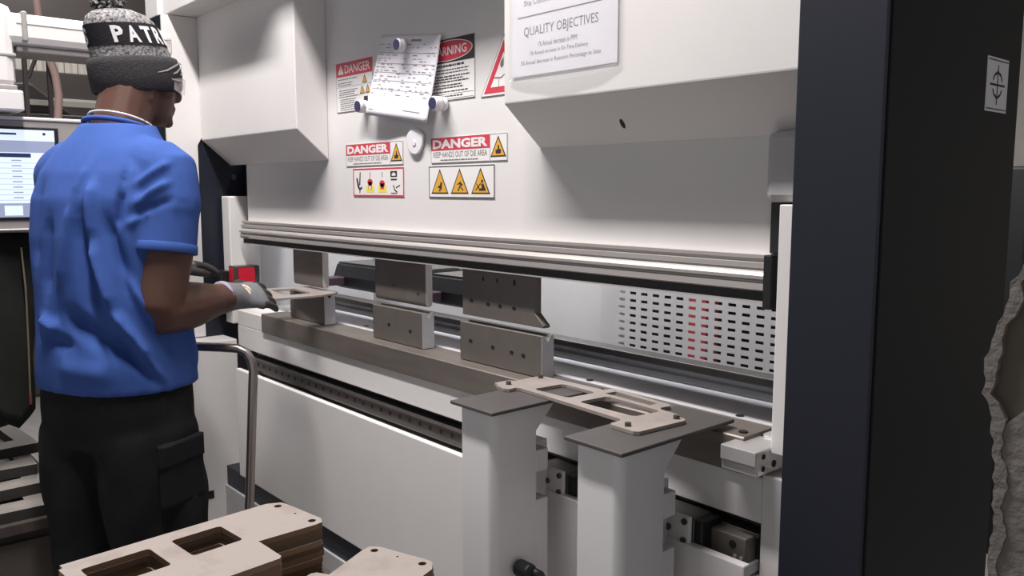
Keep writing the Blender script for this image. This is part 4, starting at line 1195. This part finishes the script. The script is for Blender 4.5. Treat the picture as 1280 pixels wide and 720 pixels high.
def arc(cx, cy, r, a0, a1, n=4):
    return [(cx + r * math.cos(R(a0 + (a1 - a0) * k / n)), cy + r * math.sin(R(a0 + (a1 - a0) * k / n))) for k in range(n + 1)]
P_OUT = [(0.0, -0.004), (0.016, 0.024), (0.030, 0.028), (0.158, 0.036), (0.178, 0.026), (0.180, 0.008), (0.170, -0.117), (0.262, -0.121), (0.270, -0.129), (0.270, -0.43), (0.262, -0.438), (0.02, -0.438), (0.016, -0.43), (0.0, -0.43)]
def rwin(x0, x1, y0, y1, r=0.008):
    return arc(x1 - r, y1 - r, r, 0, 90) + arc(x0 + r, y1 - r, r, 90, 180) + arc(x0 + r, y0 + r, r, 180, 270) + arc(x1 - r, y0 + r, r, 270, 360)
P_HOL = [rwin(0.042, 0.140, -0.238, -0.134), rwin(0.046, 0.148, -0.410, -0.283), circ(0.031, 0.008, 0.0085, 12), circ(0.156, 0.015, 0.0085, 12), circ(0.095, 0.012, 0.003, 8)]
pa = sheet_mesh('cut_plate', M2(P_OUT, 0, 0), [M2(h, 0, 0) for h in P_HOL], TH * S * 0.97, [PLATE, EDGE])
mir = lambda L: [(-min(x, 0.205), y) for x, y in L]
pb_ = sheet_mesh('cut_plate_flipped', M2([(-0.198, -0.121) if abs(x + 0.205) < 1e-6 and y > -0.125 else (x, y) for x, y in mir(P_OUT) if not (abs(x + 0.205) < 1e-6 and y < -0.435)], 0, 0), [M2(mir(h), 0, 0) for h in P_HOL], TH * S * 0.97, [PLATE, EDGE])
random.seed(11)
ORD = 'first second third fourth fifth sixth seventh eighth ninth tenth eleventh twelfth thirteenth fourteenth'.split()
for k in range(14):
    o = tag(link('cut_plate', pa), 'topmost cut plate of the bigger stack, windows and two corner holes' if k == 0 else '%s cut plate from the top in the bigger stack' % ORD[k], 'metal plate', 'cut plates in the bigger stack')
    j = 0 if k == 0 else 0.0022
    o.location = W((-1.711 + random.uniform(-j, j), 0.768 + random.uniform(-j, j), 0.704 - k * TH))
    o.rotation_euler = (0, 0, R(5 + random.uniform(-0.8, 0.8) * (k > 0)))
for k in range(9):
    o = tag(link('cut_plate', pb_), 'topmost cut plate of the lower right stack with scuffed tab' if k == 0 else '%s cut plate from the top in the lower right stack' % ORD[k], 'metal plate', 'cut plates in the smaller stack')
    j = 0 if k == 0 else 0.0022
    o.location = W((-1.312 + random.uniform(-j, j), 0.935 + random.uniform(-j, j), 0.642 - k * TH))
    o.rotation_euler = (0, 0, R(22 + random.uniform(-0.8, 0.8) * (k > 0)))

# ------------------------------------------------------------------ torn board in the right foreground
TB = thing('torn_board', 'tan board with a torn ragged white edge at the right edge', 'board', (-0.25, 1.06, FL))
edge = [(-0.322, 1.345), (-0.325, 1.313), (-0.333, 1.297), (-0.339, 1.269), (-0.347, 1.237), (-0.355, 1.205), (-0.356, 1.164), (-0.346, 1.145), (-0.341, 1.10), (-0.337, 1.024), (-0.337, 0.944), (-0.335, 0.70), (-0.33, FL)]
random.seed(5)
fine = []
for a, b2 in zip(edge[:-1], edge[1:]):
    n = max(2, int(abs(a[1] - b2[1]) / 0.008))
    for k in range(n):
        t = k / n
        fine.append((a[0] + (b2[0] - a[0]) * t + random.uniform(-0.0022, 0.0022), a[1] + (b2[1] - a[1]) * t))
fine.append(edge[-1])
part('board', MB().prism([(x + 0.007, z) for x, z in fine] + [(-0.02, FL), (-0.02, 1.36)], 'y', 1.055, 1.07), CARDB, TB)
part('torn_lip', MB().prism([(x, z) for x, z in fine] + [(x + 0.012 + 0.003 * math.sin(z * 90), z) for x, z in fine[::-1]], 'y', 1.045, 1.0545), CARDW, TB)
low = [(x + 0.004, z) for x, z in fine if z < 1.125]
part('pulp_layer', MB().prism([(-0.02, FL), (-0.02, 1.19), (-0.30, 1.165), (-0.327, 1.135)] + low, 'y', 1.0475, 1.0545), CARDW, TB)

# ------------------------------------------------------------------ far shop steelwork seen over the control arm
gd = single('girder', MB().box(-9.72, -9.60, -2, 6.8, 2.12, 2.60), FARD, 'dark steel girder along the far corrugated wall', 'girder', (-9.66, 2.4, 2.12), bevel=0.01)
part('light_strip', MB().box(-9.595, -9.57, -1, 5.5, 2.30, 2.335), FARW, gd)
struct('trim_1', MB().box(-9.79, -9.70, -4.9, 6.9, 2.95, 5.19), FARD)
struct('trim_2', MB().box(-9.79, -9.70, -4.9, 6.9, FL, 2.05), FARD)
for y, lab in ((1.21, 'thin dark post left of the hanging hose'), (1.345, 'thin dark post right behind the hanging hose')):
    single('post', MB().box(-6.03, -5.99, y - 0.012, y + 0.012, FL, 2.33), FARD, lab, 'post', (-6.0, y, FL), 'thin posts beyond the control arm', bevel=0.003)
single('brace', MB().tube([(-6.0, 1.225, 2.10), (-6.0, 1.30, 2.30)], 0.012, 8), FARD, 'short dark diagonal brace on the left thin post', 'brace', (-6.0, 1.225, 2.1))
single('hose', MB().tube([(-5.9, 1.27, 2.75), (-5.9, 1.285, 2.45), (-5.9, 1.32, 2.25), (-5.9, 1.355, 2.12), (-5.9, 1.368, 2.0), (-5.9, 1.355, 1.85), (-5.9, 1.34, 1.5), (-5.9, 1.33, FL + 0.02)], 0.024, 12), HOSEM, 'pinkish hose hanging beyond the control arm', 'hose', (-5.9, 1.33, FL), smooth=True)
sh_ = thing('far_machine', 'dark machine block in the far background below the girder', 'machine', (-7.6, 1.7, FL))
part('body', MB().box(-8.0, -7.2, 0.2, 3.4, FL, 1.98), FARD, sh_, 0.02)
part('top_rail', MB().box(-7.22, -7.16, 0.4, 3.2, 2.04, 2.08), FARW, sh_)
part('cowl', MB().prism([(0.9, 1.98), (1.0, 2.16), (1.5, 2.22), (1.8, 1.98)], 'x', -7.9, -7.3), FARD, sh_, 0.02)
# things glimpsed through the slotted guard
rp = thing('red_rack', 'red upright rack behind the slotted guard', 'rack', (-2.3, 3.2, FL))
part('upright', MB().box(-2.32, -2.22, 3.1, 3.2, FL, 1.9), mat('rack_red', (140, 44, 50), 0.5), rp, 0.004)
part('upright', MB().box(-3.05, -2.98, 3.1, 3.2, FL, 1.9), MATS['rack_red'], rp, 0.004)
part('shelf', MB().box(-3.0, -2.3, 3.1, 3.6, 1.28, 1.32), FARD, rp)
bk = single('tool_cabinet', MB().box(-4.2, -1.2, 3.9, 4.4, FL, 1.5), BLACKP, 'black cabinet behind the slotted guard', 'cabinet', (-2.7, 4.1, FL), bevel=0.01)
